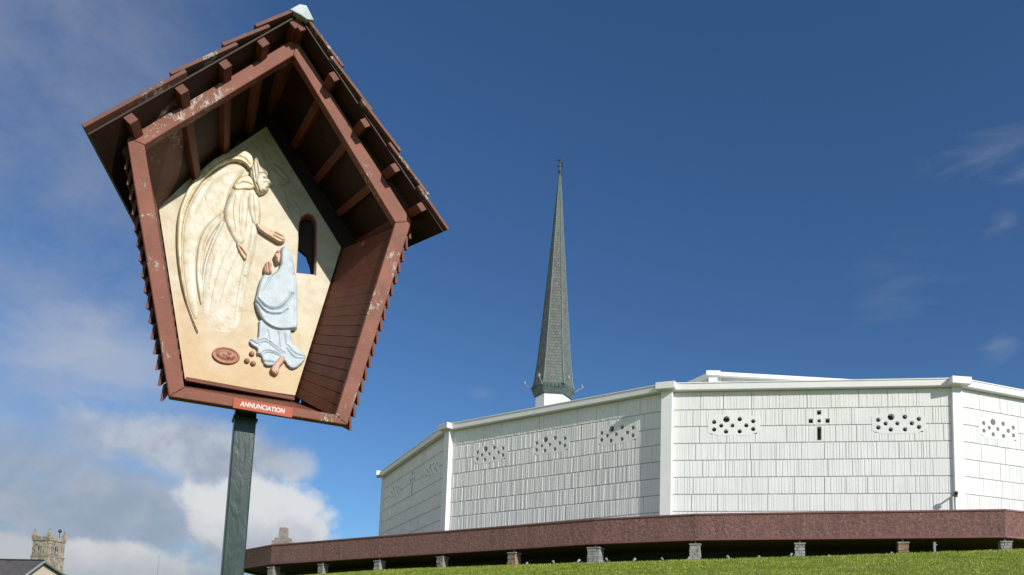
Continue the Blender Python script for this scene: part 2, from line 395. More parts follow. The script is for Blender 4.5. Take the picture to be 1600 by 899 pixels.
# pilasters at the corners, with cap block at the roof edge
for i, (P, Pa, Pb, wd) in enumerate(((A,B,Cc,.46),(B,D,A,.42),(Cc,A,Ee,.42),(D,Gg,B,.4),(Ee,Cc,Hh_,.42))):
    _, n1, _ = face_frame(Pa, P); _, n2, _ = face_frame(P, Pb); n = (n1+n2).normalized(); u = Vector((-n.y, n.x, 0))
    m = MB(); m.obox(P, u, n, UP, -wd, wd, -.3, (.42,.42,.2,.3,.3)[i], 6+ZW, ZFB+.19); pl = part(m, 'pilaster', M['white'], church, bevel=.02)
    m = MB(); m.obox(P, u, n, UP, -.8, .8, -.3, .92, ZFB+.2, ZTOP+.05); part(m, 'pilaster_cap', M['white'], church, pl, bevel=.02)
    if i in (0,1,2):
        m = MB(); q = P + u*(-.0) + n*((.42,.42,.2)[i]+.07); m.tube([q+UP*(6+ZW), q+UP*(12.1+ZW if i == 2 else 10.6+ZW)], .07)
        if i == 1:
            m.ball(q+UP*(10.6+ZW), .2, sc=(1,1,.6)); part(m, 'downpipe', M['white'], church, pl)
# roof edge fascia per face
def inset(P, Pa, Pb, d):
    _, n1, _ = face_frame(Pa, P); _, n2, _ = face_frame(P, Pb); n = (n1+n2).normalized(); return P + n*(d/max(.4, n.dot(n1)))
ring = [Gg, D, B, A, Cc, Ee, Hh_]; nb = [Vector((-20,130,0))] + ring + [Vector((58,110,0))]
outp = [inset(nb[i+1], nb[i], nb[i+2], .55) for i in range(len(ring))]
inn = [inset(nb[i+1], nb[i], nb[i+2], -1.5) for i in range(len(ring))]
for i in range(len(ring)-1):
    a, b, c, d = outp[i], outp[i+1], inn[i+1], inn[i]
    m = MB(); m.hexa([a+UP*(ZFB+.17), b+UP*(ZFB+.17), c+UP*(ZFB+.17), d+UP*(ZFB+.17), a+UP*ZTOP, b+UP*ZTOP, c+UP*(ZTOP), d+UP*(ZTOP)])
    fa = part(m, 'roof_fascia', M['white'], church, bevel=.03)
    # thin metal flashing on top
    m = MB(); u, n, L = face_frame(ring[i], ring[i+1]); m.obox(outp[i], u, n, UP, 0, (outp[i+1]-outp[i]).length, -.12, .05, ZTOP-.02, ZTOP+.06)
    part(m, 'edge_flashing', M['white'], church, fa)
# main roof rising inwards to the upper drum
ctr = Vector((12,112,0)); m = MB(); up_ring = [p.lerp(ctr, .45) for p in inn]
for i in range(len(ring)-1):
    m.add([inn[i]+UP*(ZTOP-.05), inn[i+1]+UP*(ZTOP-.05), up_ring[i+1]+UP*(26+ZW), up_ring[i]+UP*(26+ZW)], [(0,1,2,3)])
m.add([p+UP*(26+ZW) for p in up_ring], [tuple(range(len(up_ring)))])
part(m, 'roof', M['white'], church)
# upper drum: ribbed wall with its own white edge
V0 = Vector((-6,103,0)); V1 = Vector((6.83,85,0)); V2 = Vector((31,87.7,0)); V3 = Vector((50,104,0)); ZD = 32.35+ZW
dr = [V0, V1, V2, V3]; w = MB(); fs = MB(); rnd = random.Random(9)
for a, b in zip(dr, dr[1:]):
    u, n, L = face_frame(a, b)
    w.add([a+UP*24, b+UP*24, b+UP*(ZD-.3), a+UP*(ZD-.3)], [(0,1,2,3)])
    x = .3
    while x < L-.3:
        r1 = x+rnd.choice((.12,.16,.22)); w.obox(a, u, n, UP, x, r1, 0, rnd.uniform(.04,.08), 24, ZD-.3); x = r1+rnd.uniform(.06,.13)
    fs.obox(a, u, n, UP, -.2, L+.2, -.6, .4, ZD-.42, ZD)
w.obox(V1, Vector((1,0,0)), Vector((0,1,0)), UP, -.5, .5, -.35, .4, 24, ZD-.2)
fs.obox(V1, Vector((1,0,0)), Vector((0,1,0)), UP, -.8, .8, -.6, .4, ZD-.4, ZD+.12)
dw = part(w, 'upper_wall', M['clad'], church); part(fs, 'upper_fascia', M['white'], church, dw)
m = MB(); m.add([p+UP*(ZD-.03) for p in dr]+[Vector((20,125,ZD-.03))], [(0,1,2,3,4)]); part(m, 'upper_roof', M['white'], church)

# ---- spire
SX = at(864.5,612,80); SA = at(878,276,80); spx, spy = SX.x, 80.0
TH = R(8)
def hexr(r, z, th=TH, k=6): return [Vector((spx+r*math.cos(th+2*math.pi*i/k), spy+r*math.sin(th+2*math.pi*i/k), z)) for i in range(k)]
zb, zt = SX.z, SA.z
prof = [(0,2.22),(.045,2.02),(.1,1.86),(.17,1.68),(.30,1.42),(.45,1.12),(.60,.84),(.75,.56),(.88,.34),(.96,.19),(1,.1)]
m = MB(); rings = [hexr(r, zb+(zt-zb)*t) for t, r in prof]; vs = [v for rg in rings for v in rg]; fsx = []
for i in range(len(rings)-1):
    for t in range(6): fsx.append((i*6+t, i*6+(t+1) % 6, (i+1)*6+(t+1) % 6, (i+1)*6+t))
m.add(vs, fsx); spire = part(m, 'spire', M['copper'], church)
m = MB()
for t in range(6): m.tube([rg[t] for rg in rings], [.085*(1-.55*i/10) for i in range(len(rings))], 6)
part(m, 'hip_ridge', M['verdigris'], church, spire)
m = MB(); a = hexr(2.0, zb-.75); b = hexr(2.32, zb-.05); c = hexr(2.32, zb+.22); d = hexr(2.1, zb+.3)
for lo, hi in ((a,b),(b,c),(c,d)):
    for t in range(6): m.add([lo[t], lo[(t+1) % 6], hi[(t+1) % 6], hi[t]], [(0,1,2,3)])
m.add(hexr(1.85, zb-.75), [tuple(range(6))])
for t in range(6):
    for s in range(6):
        p = b[t].lerp(b[(t+1) % 6], (s+.5)/6); m.box(p.x-.06, p.x+.06, p.y-.06, p.y+.06, zb-.1, zb+.3)
part(m, 'spire_gutter', M['gutter'], church, spire)
m = MB(); a = hexr(1.85, 22); b = hexr(1.85, zb-.74)
for t in range(6): m.add([a[t], a[(t+1) % 6], b[(t+1) % 6], b[t]], [(0,1,2,3)])
part(m, 'spire_base', M['white'], church, spire)
hx = hexr(2.2, zb); ho = hexr(3.05, zb+.6)
for t in range(6):
    m = MB(); m.tube([hx[t]+UP*.0, hx[t].lerp(ho[t], .6)+UP*.02, ho[t]], .05, 6); arm = part(m, 'lamp_arm', M['metal'], church, spire)
    m = MB(); m.ball(ho[t]+UP*.08, .16); m.tube([ho[t]+UP*.15, ho[t]+UP*.32], .08, 8); part(m, 'spire_lamp', M['metal'], church, spire)
m = MB(); top = Vector((spx, spy, zt)); q = at(878.5,250,80).z-zt
m.tube([top-UP*.4, top+UP*q], [.12,.05], 8); m.ball(top+UP*.55, .2); m.ball(top+UP*(q-.02), .12)
m.obox(top+UP*(q*.62), Vector((1,0,0)), Vector((0,1,0)), UP, -.32, .32, -.05, .05, -.07, .07)
m.tube([top+UP*(q*.95)+Vector((-.35,0,.1)), top+UP*(q*.88), top+UP*(q*.78)+Vector((.32,0,-.1))], .06, 6)
part(m, 'cross_finial', M['darkmetal'], church, spire)

# ---- lower canopy
K = [Vector(p) for p in ((-36.891,70.086,0),(-33.159,66.878,0),(-3.917,51.644,0),(2.895,49.204,0),(21.517,46.126,0))]
CT, CB = 9.29+ZW, 7.54+ZW
Kx = [K[1]+(K[0]-K[1])*1.6+Vector((-1.5,22,0)), K[1]+(K[0]-K[1])*1.6, K[1], K[2], K[3], K[4], K[4]+Vector((.93,.37,0))*24]
cen = Vector((8,82,0))
def kin(i, d):
    a = Kx[max(i-1,0)]; b = Kx[min(i+1,len(Kx)-1)]; t = (b-a).normalized(); n = Vector((-t.y, t.x, 0))
    if n.dot(cen-Kx[i]) < 0: n = -n
    return Kx[i]+n*d
for i in range(len(Kx)-1):
    a, b = Kx[i], Kx[i+1]; c, d = kin(i+1,.35), kin(i,.35)
    if i >= 4: c, d = kin(i+1,.35), kin(i,.35)
    m = MB(); m.hexa([a+UP*(CB+.12), b+UP*(CB+.12), c+UP*(CB+.12), d+UP*(CB+.12), a+UP*(CT-.1), b+UP*(CT-.1), c+UP*(CT-.1), d+UP*(CT-.1)])
    fo = part(m, 'canopy_fascia', M['fascia'], church)
    ua, n, L = face_frame(a, b)
    m = MB(); m.obox(a, ua, n, UP, 0, L, -.4, .05, CT-.1, CT); m.obox(a, ua, n, UP, 0, L, -.4, .045, CB, CB+.10)
    m.obox(a, ua, n, UP, 0, L, -.4, .02, CB+.10, CB+.122)
    part(m, 'canopy_trim', M['maroon_trim'], church, fo)
m = MB(); ri = [kin(i, 11) for i in range(len(Kx))]; ro = [kin(i, .3) for i in range(len(Kx))]
for i in range(len(Kx)-1):
    m.add([ro[i]+UP*(CT-.05), ro[i+1]+UP*(CT-.05), ri[i+1]+UP*(CT-.02), ri[i]+UP*(CT-.02)], [(0,1,2,3)])
    m.add([ro[i]+UP*(CB+.15), ro[i+1]+UP*(CB+.15), ri[i+1]+UP*(CB+.15), ri[i]+UP*(CB+.15)], [(0,1,2,3)])
part(m, 'canopy_roof', M['felt'], church)
# recessed ground floor wall with its window bays
gw = MB(); fr = MB()
rj = [kin(i, 6) for i in range(len(Kx))]; gls = []
for i in range(1, len(Kx)-1):
    a, b = rj[i], rj[i+1]; u, n, L = face_frame(a, b)
    gw.add([a+UP*5, b+UP*5, b+UP*(CB+.2), a+UP*(CB+.2)], [(0,1,2,3)])
    x = .4
    while x+2.2 < L:
        if (int(x*7) % 5) != 4:
            g1 = MB(); g1.obox(a, u, n, UP, x, x+1.9, .03, .06, 5.6, CB-.75); fr = MB(); gls.append((g1, fr))
            P = lambda q, z, d: a+u*q+UP*z+n*d
            o1 = [(x-.08,5.5),(x-.08,CB-.67),(x+1.98,CB-.67),(x+1.98,5.5)]; i1_ = [(x,5.5),(x,CB-.75),(x+1.9,CB-.75),(x+1.9,5.5)]
            fr.add([P(q,z,d) for d in (.03,.12) for q, z in o1+i1_], [(k+o, k+1+o, k+5+o, k+4+o) for o in (0,8) for k in range(3)]+[(k,k+1,k+9,k+8) for k in (0,1,2,4,5,6)]+[(0,4,12,8),(3,7,15,11)])
        x += 2.1
lw = part(gw, 'ground_floor_wall', M['inner'], church)
for g1, fr in gls:
    part(g1, 'window_pane', M['winglass'], church, lw); part(fr, 'window_frame', M['frame_green'], church, lw)
# piers of rubble stone
def pier(c, u, n, wd, mat, seed, top):
    rnd = random.Random(seed); m = MB(); z = 4.6; hw = wd/2*1.06
    while z < top-.1:
        h = rnd.uniform(.13,.22); h = min(h, top-z); x = -hw; k = rnd.choice((2,3))
        cuts = sorted([-hw, hw]+[rnd.uniform(-hw*.6, hw*.6) for _ in range(k-1)])
        for a, b in zip(cuts, cuts[1:]):
            j = lambda: rnd.uniform(-.025,.025)
            m.obox(c, u, n, UP, a+(.02 if a > -hw else j()), b-.01+(j() if b == hw else 0), -hw+.01+j(), hw+j(), z+.01, z+h-.01)
        z += h; hw *= .994
    m.obox(c, u, n, UP, -hw*.93, hw*.93, -hw*.93, hw*.93, 4.6, top-.02)
    o = part(m, 'pier', mat, church, bevel=.012)
    m = MB(); m.obox(c, u, n, UP, -hw-.05, hw+.05, -hw-.05, hw+.05, top-.02, top+.05); part(m, 'pier_cap', M['stone_grey'], church, o)
    m = MB(); m.obox(c, u, n, UP, -.055, .055, -.055, .055, top+.05, CB+.16); part(m, 'pier_bracket', M['metal'], church, o)
def on_k(px, i):
    """distance along canopy edge i..i+1 seen at photo column px"""
    a, b = K[i], K[i+1]; u, n, L = face_frame(a, b); r = ray(px, 860); t = (a-EYE).dot(n)/r.dot(n); p = EYE+r*t; p.z = 0; return p-n*.3, u, n
plist = [(425,1,.75,'stone_pink'),(502,1,.62,'stone_pink'),(590,1,.66,'stone_grey'),(688,1,.66,'stone_pink'),(800,1,.74,'stone_orange'),(928,2,.92,'stone_grey'),(1086,3,.72,'stone_grey'),(1250,3,.68,'stone_grey'),(1412,3,.68,'stone_orange'),(1573,3,.68,'stone_grey')]
for j, (px, i, wd, mt) in enumerate(plist):
    p, u, n = on_k(px, i); pier(p, u, n, wd, M[mt], j, CB-.27)
# small items fixed to the building
for px, py, yy in ((755,824,58.5),(1330,797.5,50)):
    p = at(px, py, yy); p.z = CT; m = MB(); m.box(p.x-.3, p.x+.3, p.y-.2, p.y+.2, CT-.05, CT+.06); m.box(p.x-.36, p.x+.36, p.y-.25, p.y+.25, CT+.06, CT+.15); part(m, 'roof_vent', M['darkmetal'], church)
_, n2, _ = face_frame(A, Cc); u2, _, _ = face_frame(A, Cc)
p = Cc + n2*.0 + u2*(-.5); q = at(1494,773,57.3); m = MB()
zc = q.z; m.obox(p+UP*zc, u2, n2, UP, -.05, .05, 0, .75, -.05, .05); m.ball(p+n2*.95+UP*(zc+.05), .17, sc=(1,1,.9)); m.obox(p+UP*zc, u2, n2, UP, -.1, .1, .75, 1.0, -.24, -.08)
part(m, 'floodlight', M['darkmetal'], church)
m = MB(); m.tube([p+n2*.16+UP*8, p+n2*.16+UP*zc], .08); part(m, 'conduit', M['white'], church)

# ------------------------------------------------------------------ things around the church
def spot(px, py, label, s=1.0, rot=0):
    x = at(px, py, 48).x/48; 
    # on the level strip just behind the crest
    y = 45.0
    for _ in range(6):
        yc, zc = crest_at(x*y); y = yc+.55
    X = x*y; gz = ground_z(X, y); top = at(px, py, y).z
    t = empty('spotlight', (X, y, gz), label, 'spotlight', 'spotlights along the crest of the bank'); t['origin'] = (X, y, gz)
    hd = Vector((X, y, top-.12)); m = MB(); m.tube([(X,y,gz-.1),(X,y,top-.42)], .04); m.box(X-.12,X+.12,y-.1,y+.1,gz-.05,gz+.06)
    part(m, 'stem', M['metal'], t)
    m = MB(); k = 7; m.tube([Vector((X+.2*s*math.cos(math.pi*(1+i/k)), y, hd.z-.06+.22*s*math.sin(math.pi*(1+i/k)))) for i in range(k+1)], .022, 6); part(m, 'yoke', M['metal'], t)
    d = Vector((math.sin(rot)*.9, .5, .55)).normalized(); m = MB(); m.tube([hd-d*.14*s, hd-d*.07*s, hd+d*.08*s, hd+d*.11*s], [.04*s,.065*s,.085*s,.09*s], 12); part(m, 'lamp_head', M['metal'], t)
spots = [(823,878,'grey spotlight on the crest, just right of the orange-brown stone pier'),(865,876,'grey spotlight halfway between the rusty pier and the broad grey pier'),
 (904,874,'grey spotlight close to the left side of the broad grey pier'),(948,871.5,'largest-looking grey spotlight, right beside the broad grey stone pier'),
 (991,872,'grey spotlight on the crest, second to the right of the broad grey pier'),(1035,871,'slim grey spotlight on the crest, third to the right of the broad grey pier'),
 (1076,870,'grey spotlight almost touching the left edge of the pale square pier'),(1138,868.5,'lone grey spotlight to the right of the pale square pier'),
 (1236,864,'grey spotlight tight against the left of the pier under the cross'),(1187,868.5,'low grey spotlight between the pale square pier and the pier under the cross'),(1294,866.5,'small grey spotlight just right of the pier under the cross'),(1394,862.5,'low grey spotlight at the left foot of the orange stone pier')]
for i, (px, py, lb) in enumerate(spots): spot(px, py, lb, .85+.3*((i*37) % 5)/5, (-1)**i*.5)
# pale marker post
x = at(1460,855,44).x/44*44.4; yc, zc = crest_at(x); y = yc+.5; x = at(1460,855,y).x; gz = ground_z(x, y); tz = at(1460,848.5,y).z
m = MB(); m.box(x-.06,x+.06,y-.06,y+.06,gz-.1,tz); m.box(x-.08,x+.08,y-.08,y+.08,tz,tz+.04); m.box(x+.06,x+.16,y-.02,y+.02,tz-.14,tz-.08)
o = m.build('marker_post', M['metal']); tag(o, 'short pale square post standing on the grass crest right of the orange stone pier', 'post')

# stone chimney behind the canopy
c = at(443,838,76); t = empty('stone_chimney', (c.x, c.y, 5), 'squat stone chimney with stepped shoulders rising behind the left end of the maroon canopy', 'chimney'); t['origin'] = tuple(t.location)
z0, z1, z2 = at(443,851,76).z, at(443,845,76).z, at(443,825,76).z
m = MB(); m.box(c.x-.82,c.x+.82,c.y-.7,c.y+.7,5,z1-.1); m.box(c.x-.62,c.x+.62,c.y-.55,c.y+.55,z1-.1,z1+.12)
for dx in (-.5,.5): m.box(c.x+dx-.13,c.x+dx+.13,c.y-.5,c.y+.5,z1+.12,z1+.26)
part(m, 'base', M['stone_pink'], t, bevel=.02)
m = MB(); m.add([(c.x+sx*(.36 if k == 0 else .3), c.y+sy*(.36 if k == 0 else .3), (z1+.1, z2)[k]) for k in (0,1) for sx, sy in ((-1,-1),(1,-1),(1,1),(-1,1))], [(0,3,2,1),(4,5,6,7),(0,1,5,4),(1,2,6,5),(2,3,7,6),(3,0,4,7)])
part(m, 'shaft', M['stone_pink'], t, bevel=.02)

# ------------------------------------------------------------------ old stone tower
Tc = at(76.5,845,150); s = 3.75
ua = Vector((1,1,0)).normalized(); ub = Vector((-1,1,0)).normalized()
r_ = Vector((Tc.x, Tc.y, 0)).normalized(); rt = Vector((r_.y, -r_.x, 0)); ua = (rt*.72+r_*.69).normalized(); ub = Vector((-ua.y, ua.x, 0))
T0 = Vector((Tc.x, Tc.y, 0)); ztop = at(76,837,150).z
tw = empty('church_tower', T0, 'old square stone belfry tower with corner pinnacles and stepped battlements beyond the slate roof', 'tower'); tw['origin'] = tuple(T0)
m = MB(); zl = at(76,869,150).z
m.obox(T0, ua, ub, UP, 0, s, 0, s, 0, zl); m.obox(T0, ua, ub, UP, .08, s-.08, .08, s-.08, zl, ztop-.8); 
for k in range(46):   # rough coursed stones standing proud, both seen sides
    z = zl+.1+random.random()*(ztop-1.2-zl); a = random.random()*(s-.9)+.1; w_ = random.uniform(.3,.7); h = random.uniform(.18,.32)
    if k % 2: m.obox(T0, ua, ub, UP, a, a+w_, .03, .09, z, z+h)
    else: m.obox(T0, ua, ub, UP, .03, .09, a, a+w_, z, z+h)
wl = part(m, 'tower_wall', M['tower'], tw)
for za, zb_ in ((zl-.1, zl+.08), (ztop-.95, ztop-.75)):
    m = MB(); m.obox(T0, ua, ub, UP, -.08, s+.08, -.08, s+.08, za, zb_); part(m, 'string_course', M['stone_pink'], tw, wl)
m = MB()
for i in range(5):
    hgt = (.75,.5,.15,.5,.75)[i] if True else 0; a0 = i*s/5; a1 = (i+1)*s/5
    m.obox(T0, ua, ub, UP, a0, a1, 0, .35, ztop-.78, ztop-.3+hgt*.5); m.obox(T0, ua, ub, UP, 0, .35, a0+(.351 if i == 0 else 0), a1, ztop-.78, ztop-.302+hgt*.5)
    m.obox(T0, ua, ub, UP, a0, a1, s-.35, s, ztop-.78, ztop-.3+hgt*.5); m.obox(T0, ua, ub, UP, s-.35, s, max(a0,.351), min(a1,s-.351), ztop-.78, ztop-.302+hgt*.5)
part(m, 'battlement', M['tower'], tw)
ph = at(58,824,150).z
for a, b in ((0,0),(s,0),(0,s),(s,s)):
    c = T0+ua*(a+(.2 if a == 0 else -.2))+ub*(b+(.2 if b == 0 else -.2)); m = MB()
    m.obox(c, ua, ub, UP, -.3, .3, -.3, .3, ztop-.6, ztop+.35); m.add([c+ua*x+ub*y+UP*(ztop+.35) for x, y in ((-.26,-.26),(.26,-.26),(.26,.26),(-.26,.26))]+[c+UP*(ph+.1)], [(0,1,4),(1,2,4),(2,3,4),(3,0,4)])
    for k in range(3): m.ball(c+UP*(ztop+.55+k*.4), .2-.045*k, 6, 4)
    part(m, 'pinnacle', M['tower'], tw)
c = T0+ua*(s*.78)+ub*(s*.2); m = MB(); m.tube([c+UP*(ztop-1), c+UP*(ztop+1.6)], .06); m.ball(c+UP*(ztop+1.35), .32, sc=(1,1,1.2)); part(m, 'weather_vane', M['darkmetal'], tw)
for side in (0, 1):
    m = MB(); zc2 = at(76,858,150).z; U, N = (ua, ub) if side == 0 else (ub, ua); O_ = T0
    pts = [(-.5,-.9),(.5,-.9),(.5,.5),(.25,.95),(0,1.15),(-.25,.95),(-.5,.5)]
    w2 = MB(); o2 = O_+U*(s/2)+UP*zc2+N*.05
    w2.add([o2+U*x+UP*z for x, z in pts], [tuple(range(7))]); pn = part(w2, 'belfry_window', M['inner'], tw)
    m.obox(o2-N*.06, U, N, UP, -.05, .05, 0, .06, -.9, 1.1); m.obox(o2-N*.06, U, N, UP, -.5, .5, -.01, .05, -.25, -.17)
    for i in range(7):
        p1, p2 = pts[i], pts[(i+1) % 7]; m.tube([o2+U*p1[0]+UP*p1[1], o2+U*p2[0]+UP*p2[1]], .08, 5)
    part(m, 'window_tracery', M['stone_grey'], tw, pn)
w2 = MB(); o2 = T0+ua*(s*.45)+UP*(at(88,888,150).z)-ub*.02; w2.add([o2+ua*x+UP*z for x, z in ((-.3,-1),(.3,-1),(.3,.4),(0,.8),(-.3,.4))], [(0,1,2,3,4)]); part(w2, 'slit_window', M['inner'], tw)

# ------------------------------------------------------------------ slate-roofed house in front of the tower
ap = at(63,878.5,72); fe = at(10,917,69.3); re = at(118,914,76); back = Vector((-22,-1.0,0))
hz = at(0,878,ap.y-2).z
hs = empty('house', (ap.x, ap.y, 2), 'low house with dark slate roof and cream gable at the bottom left corner', 'house'); hs['origin'] = tuple(hs.location)
m = MB(); T_ = Vector((0,0,.14))
for e in (fe, re):
    d = (e-ap)*1.03
    a0, a1, b0, b1 = ap+Vector((.35,0,0)), ap+d+Vector((.35,0,0)), ap+back, ap+d+back
    m.hexa([a0,a1,b1,b0,a0+T_,a1+T_,b1+T_,b0+T_])
rf = part(m, 'roof', M['slate'], hs)
m = MB()
for e in (fe, re):
    d = (e-ap)*1.03; m.tube([ap+Vector((.4,0,.04)), ap+d+Vector((.4,0,.04))], .1, 6)
part(m, 'verge', M['metal'], hs, rf)
m = MB(); m.tube([ap+Vector((.35,0,.16)), ap+back+Vector((0,0,.16))], .09, 6); part(m, 'ridge_tiles', M['darkmetal'], hs, rf)
m = MB(); f0, r0 = fe.copy(), re.copy()
m.add([ap-UP*.05, fe-UP*.05, Vector((fe.x,fe.y,1.5)), Vector((re.x,re.y,1.5)), re-UP*.05], [(0,1,2,3,4)])
m.add([p+back for p in (ap-UP*.05, fe-UP*.05, Vector((fe.x,fe.y,1.5)), Vector((re.x,re.y,1.5)), re-UP*.05)], [(0,1,2,3,4)])
m.add([fe-UP*.05, fe+back-UP*.05, Vector((fe.x,fe.y,1.5))+back, Vector((fe.x,fe.y,1.5))], [(0,1,2,3)]); m.add([re-UP*.05, re+back-UP*.05, Vector((re.x,re.y,1.5))+back, Vector((re.x,re.y,1.5))], [(0,1,2,3)])
part(m, 'gable_wall', M['cream'], hs)
# thin mast
p = at(249,866,110); m = MB(); m.tube([(p.x,p.y,1.5),(p.x,p.y,p.z-2),(p.x,p.y,p.z)], [.06,.045,.02], 6); m.box(p.x-.02,p.x+.02,p.y-.3,p.y+.3,p.z-.5,p.z-.46)
o = m.build('mast', M['metal']); tag(o, 'thin grey mast rising faintly between the stone tower and the shrine post', 'mast')

# ------------------------------------------------------------------ WAYSIDE SHRINE
BO = Vector((-1.7396,3.3402,1.0468+1.6)); BX = Vector((.84254,.5386,-.0055)); BD = Vector((-.53861,.84256,0)); BZ = Vector((.00463,.00296,.99998))
def L(x, d, z): return BO + BX*x + BD*d + BZ*z
def on_plane(px, py, d):
    r = ray(px, py); n = BD; t = (BO+BD*d-EYE).dot(n)/r.dot(n); p = EYE+r*t-BO; return (p.dot(BX), p.dot(BZ))
FO = [(-.355,.006),(.355,.014),(.594,1.109),(.013,1.829),(-.588,1.076)]
FI = [(-.303,.056),(.301,.054),(.516,1.076),(.010,1.738),(-.525,1.070)]
PD = .45
PP = [on_plane(x, y, PD) for x, y in ((289,592),(461,618),(533,387),(416,198),(246,312))]
PO = [(PP[0][0]-.02,PP[0][1]-.03),(PP[1][0]+.025,PP[1][1]-.035),(PP[2][0]+.032,PP[2][1]+.006),(-.05,1.69),(PP[4][0]-.033,PP[4][1]+.004)]     # outer shell at the back
shrine = empty('wayside_shrine', L(-.055,.13,0)*1 - UP*(L(0,0,0).z), 'weathered red wooden gabled shrine box on a dark green post holding a painted annunciation relief', 'shrine')
shrine['origin'] = tuple(shrine.location)
# front frame boards
for i in range(5):
    a, b, c, d = FO[i], FO[(i+1) % 5], FI[(i+1) % 5], FI[i]; m = MB()
    g_ = .0015
    m.hexa([L(a[0],-.022,a[1]),L(b[0],-.022,b[1]),L(c[0],-.022,c[1]),L(d[0],-.022,d[1]),L(a[0],.03,a[1]),L(b[0],.03,b[1]),L(c[0],.03,c[1]),L(d[0],.03,d[1])])
    part(m, 'frame_board', M['wood'], shrine, bevel=.004)
def lerp2(a, b, t): return (a[0]+(b[0]-a[0])*t, a[1]+(b[1]-a[1])*t)
# side walls of lapped boards, lower edges kicked out
def side_wall(f0, f1, b0, b1, sgn, nbd):
    m = MB()
    for i in range(nbd):
        t0, t1 = i/nbd, (i+1.12)/nbd
        if t1 > 1: t1 = 1
        lo, hi = lerp2(f0,f1,t0), lerp2(f0,f1,t1); lob, hib = lerp2(b0,b1,t0), lerp2(b0,b1,t1)
        k = .027*sgn; h = .006*sgn; th = .011*sgn; jz = random.uniform(-.003,.003); jd = random.uniform(-.004,.004)
        m.hexa([L(lo[0]+k-th,.028+jd,lo[1]+jz),L(lo[0]+k,.028+jd,lo[1]+jz),L(lob[0]+k,PD+.06,lob[1]),L(lob[0]+k-th,PD+.06,lob[1]),
                L(hi[0]+h-th,.028+jd,hi[1]),L(hi[0]+h,.028+jd,hi[1]),L(hib[0]+h,PD+.06,hib[1]),L(hib[0]+h-th,PD+.06,hib[1])])
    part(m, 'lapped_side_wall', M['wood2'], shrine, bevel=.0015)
    # inner lining boards
    m = MB(); nn = 17
    for i in range(nn):
        t0, t1 = i/nn, (i+1)/nn-.004
        lo, hi = lerp2(FI[0] if sgn < 0 else FI[1], FI[4] if sgn < 0 else FI[2], t0), lerp2(FI[0] if sgn < 0 else FI[1], FI[4] if sgn < 0 else FI[2], t1)
        lob, hib = lerp2(PP[0] if sgn < 0 else PP[1], PP[4] if sgn < 0 else PP[2], t0), lerp2(PP[0] if sgn < 0 else PP[1], PP[4] if sgn < 0 else PP[2], t1)
        e = .007*sgn; th = .012*sgn; o_ = .002*sgn
        m.hexa([L(lo[0]+e,.03,lo[1]),L(lo[0]+e+th,.03,lo[1]),L(lob[0]+e+th,PD+.02,lob[1]),L(lob[0]+e,PD+.02,lob[1]),
                L(hi[0]+o_,.03,hi[1]),L(hi[0]+o_+th,.03,hi[1]),L(hib[0]+o_+th,PD+.02,hib[1]),L(hib[0]+o_,PD+.02,hib[1])])
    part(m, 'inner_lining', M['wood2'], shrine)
side_wall((FO[0][0]-.004,FO[0][1]-.012),(FO[4][0]-.002,FO[4][1]+.02),PO[0],PO[4],-1,17)
side_wall((FO[1][0]+.004,FO[1][1]-.012),(FO[2][0]+.004,FO[2][1]+.0),PO[1],PO[2],1,17)
# floor
m = MB(); e = .012
m.hexa([L(FO[0][0]+.006,.03,FO[0][1]+.004),L(FO[1][0]+.004,.03,FO[1][1]+.004),L(PO[1][0]+.03,PD+.06,PO[1][1]),L(PO[0][0]-.01,PD+.06,PO[0][1]),
        L(FI[0][0]-.01,.03,FI[0][1]-.002),L(FI[1][0]+.04,.03,FI[1][1]-.002),L(PP[1][0]+.04,PD+.06,PP[1][1]-.016),L(PP[0][0]-.012,PD+.06,PP[0][1]-.016)])
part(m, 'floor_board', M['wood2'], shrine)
m = MB(); m.obox(BO, BX, BD, BZ, PP[0][0]+.004, PP[1][0]-.004, PD-.022, PD-.002, PP[0][1]-.014, PP[0][1]+.004); part(m, 'panel_sill', M['wood2'], shrine)
# back board with an opening so that the sky shows through the little window
m = MB(); sky_open = [on_plane(x, y, PD+.09) for x, y in ((456,384),(478,403),(484,420),(486,438),(452,436))]
# triangulated by hand through plate-like tessellation
loops = [[PO[0],PO[1],(.42,1.07),(.50,1.125),(-.04,1.795),(-.50,.97)], sky_open]
tri = tessellate_polygon([[Vector((p[0],p[1],0)) for p in l] for l in loops]); flat = [p for l in loops for p in l]
for dd in (PD+.065, PD+.09): m.add([L(p[0],dd,p[1]) for p in flat], [tuple(t) for t in tri])
part(m, 'back_board', M['shade_wood'], shrine)

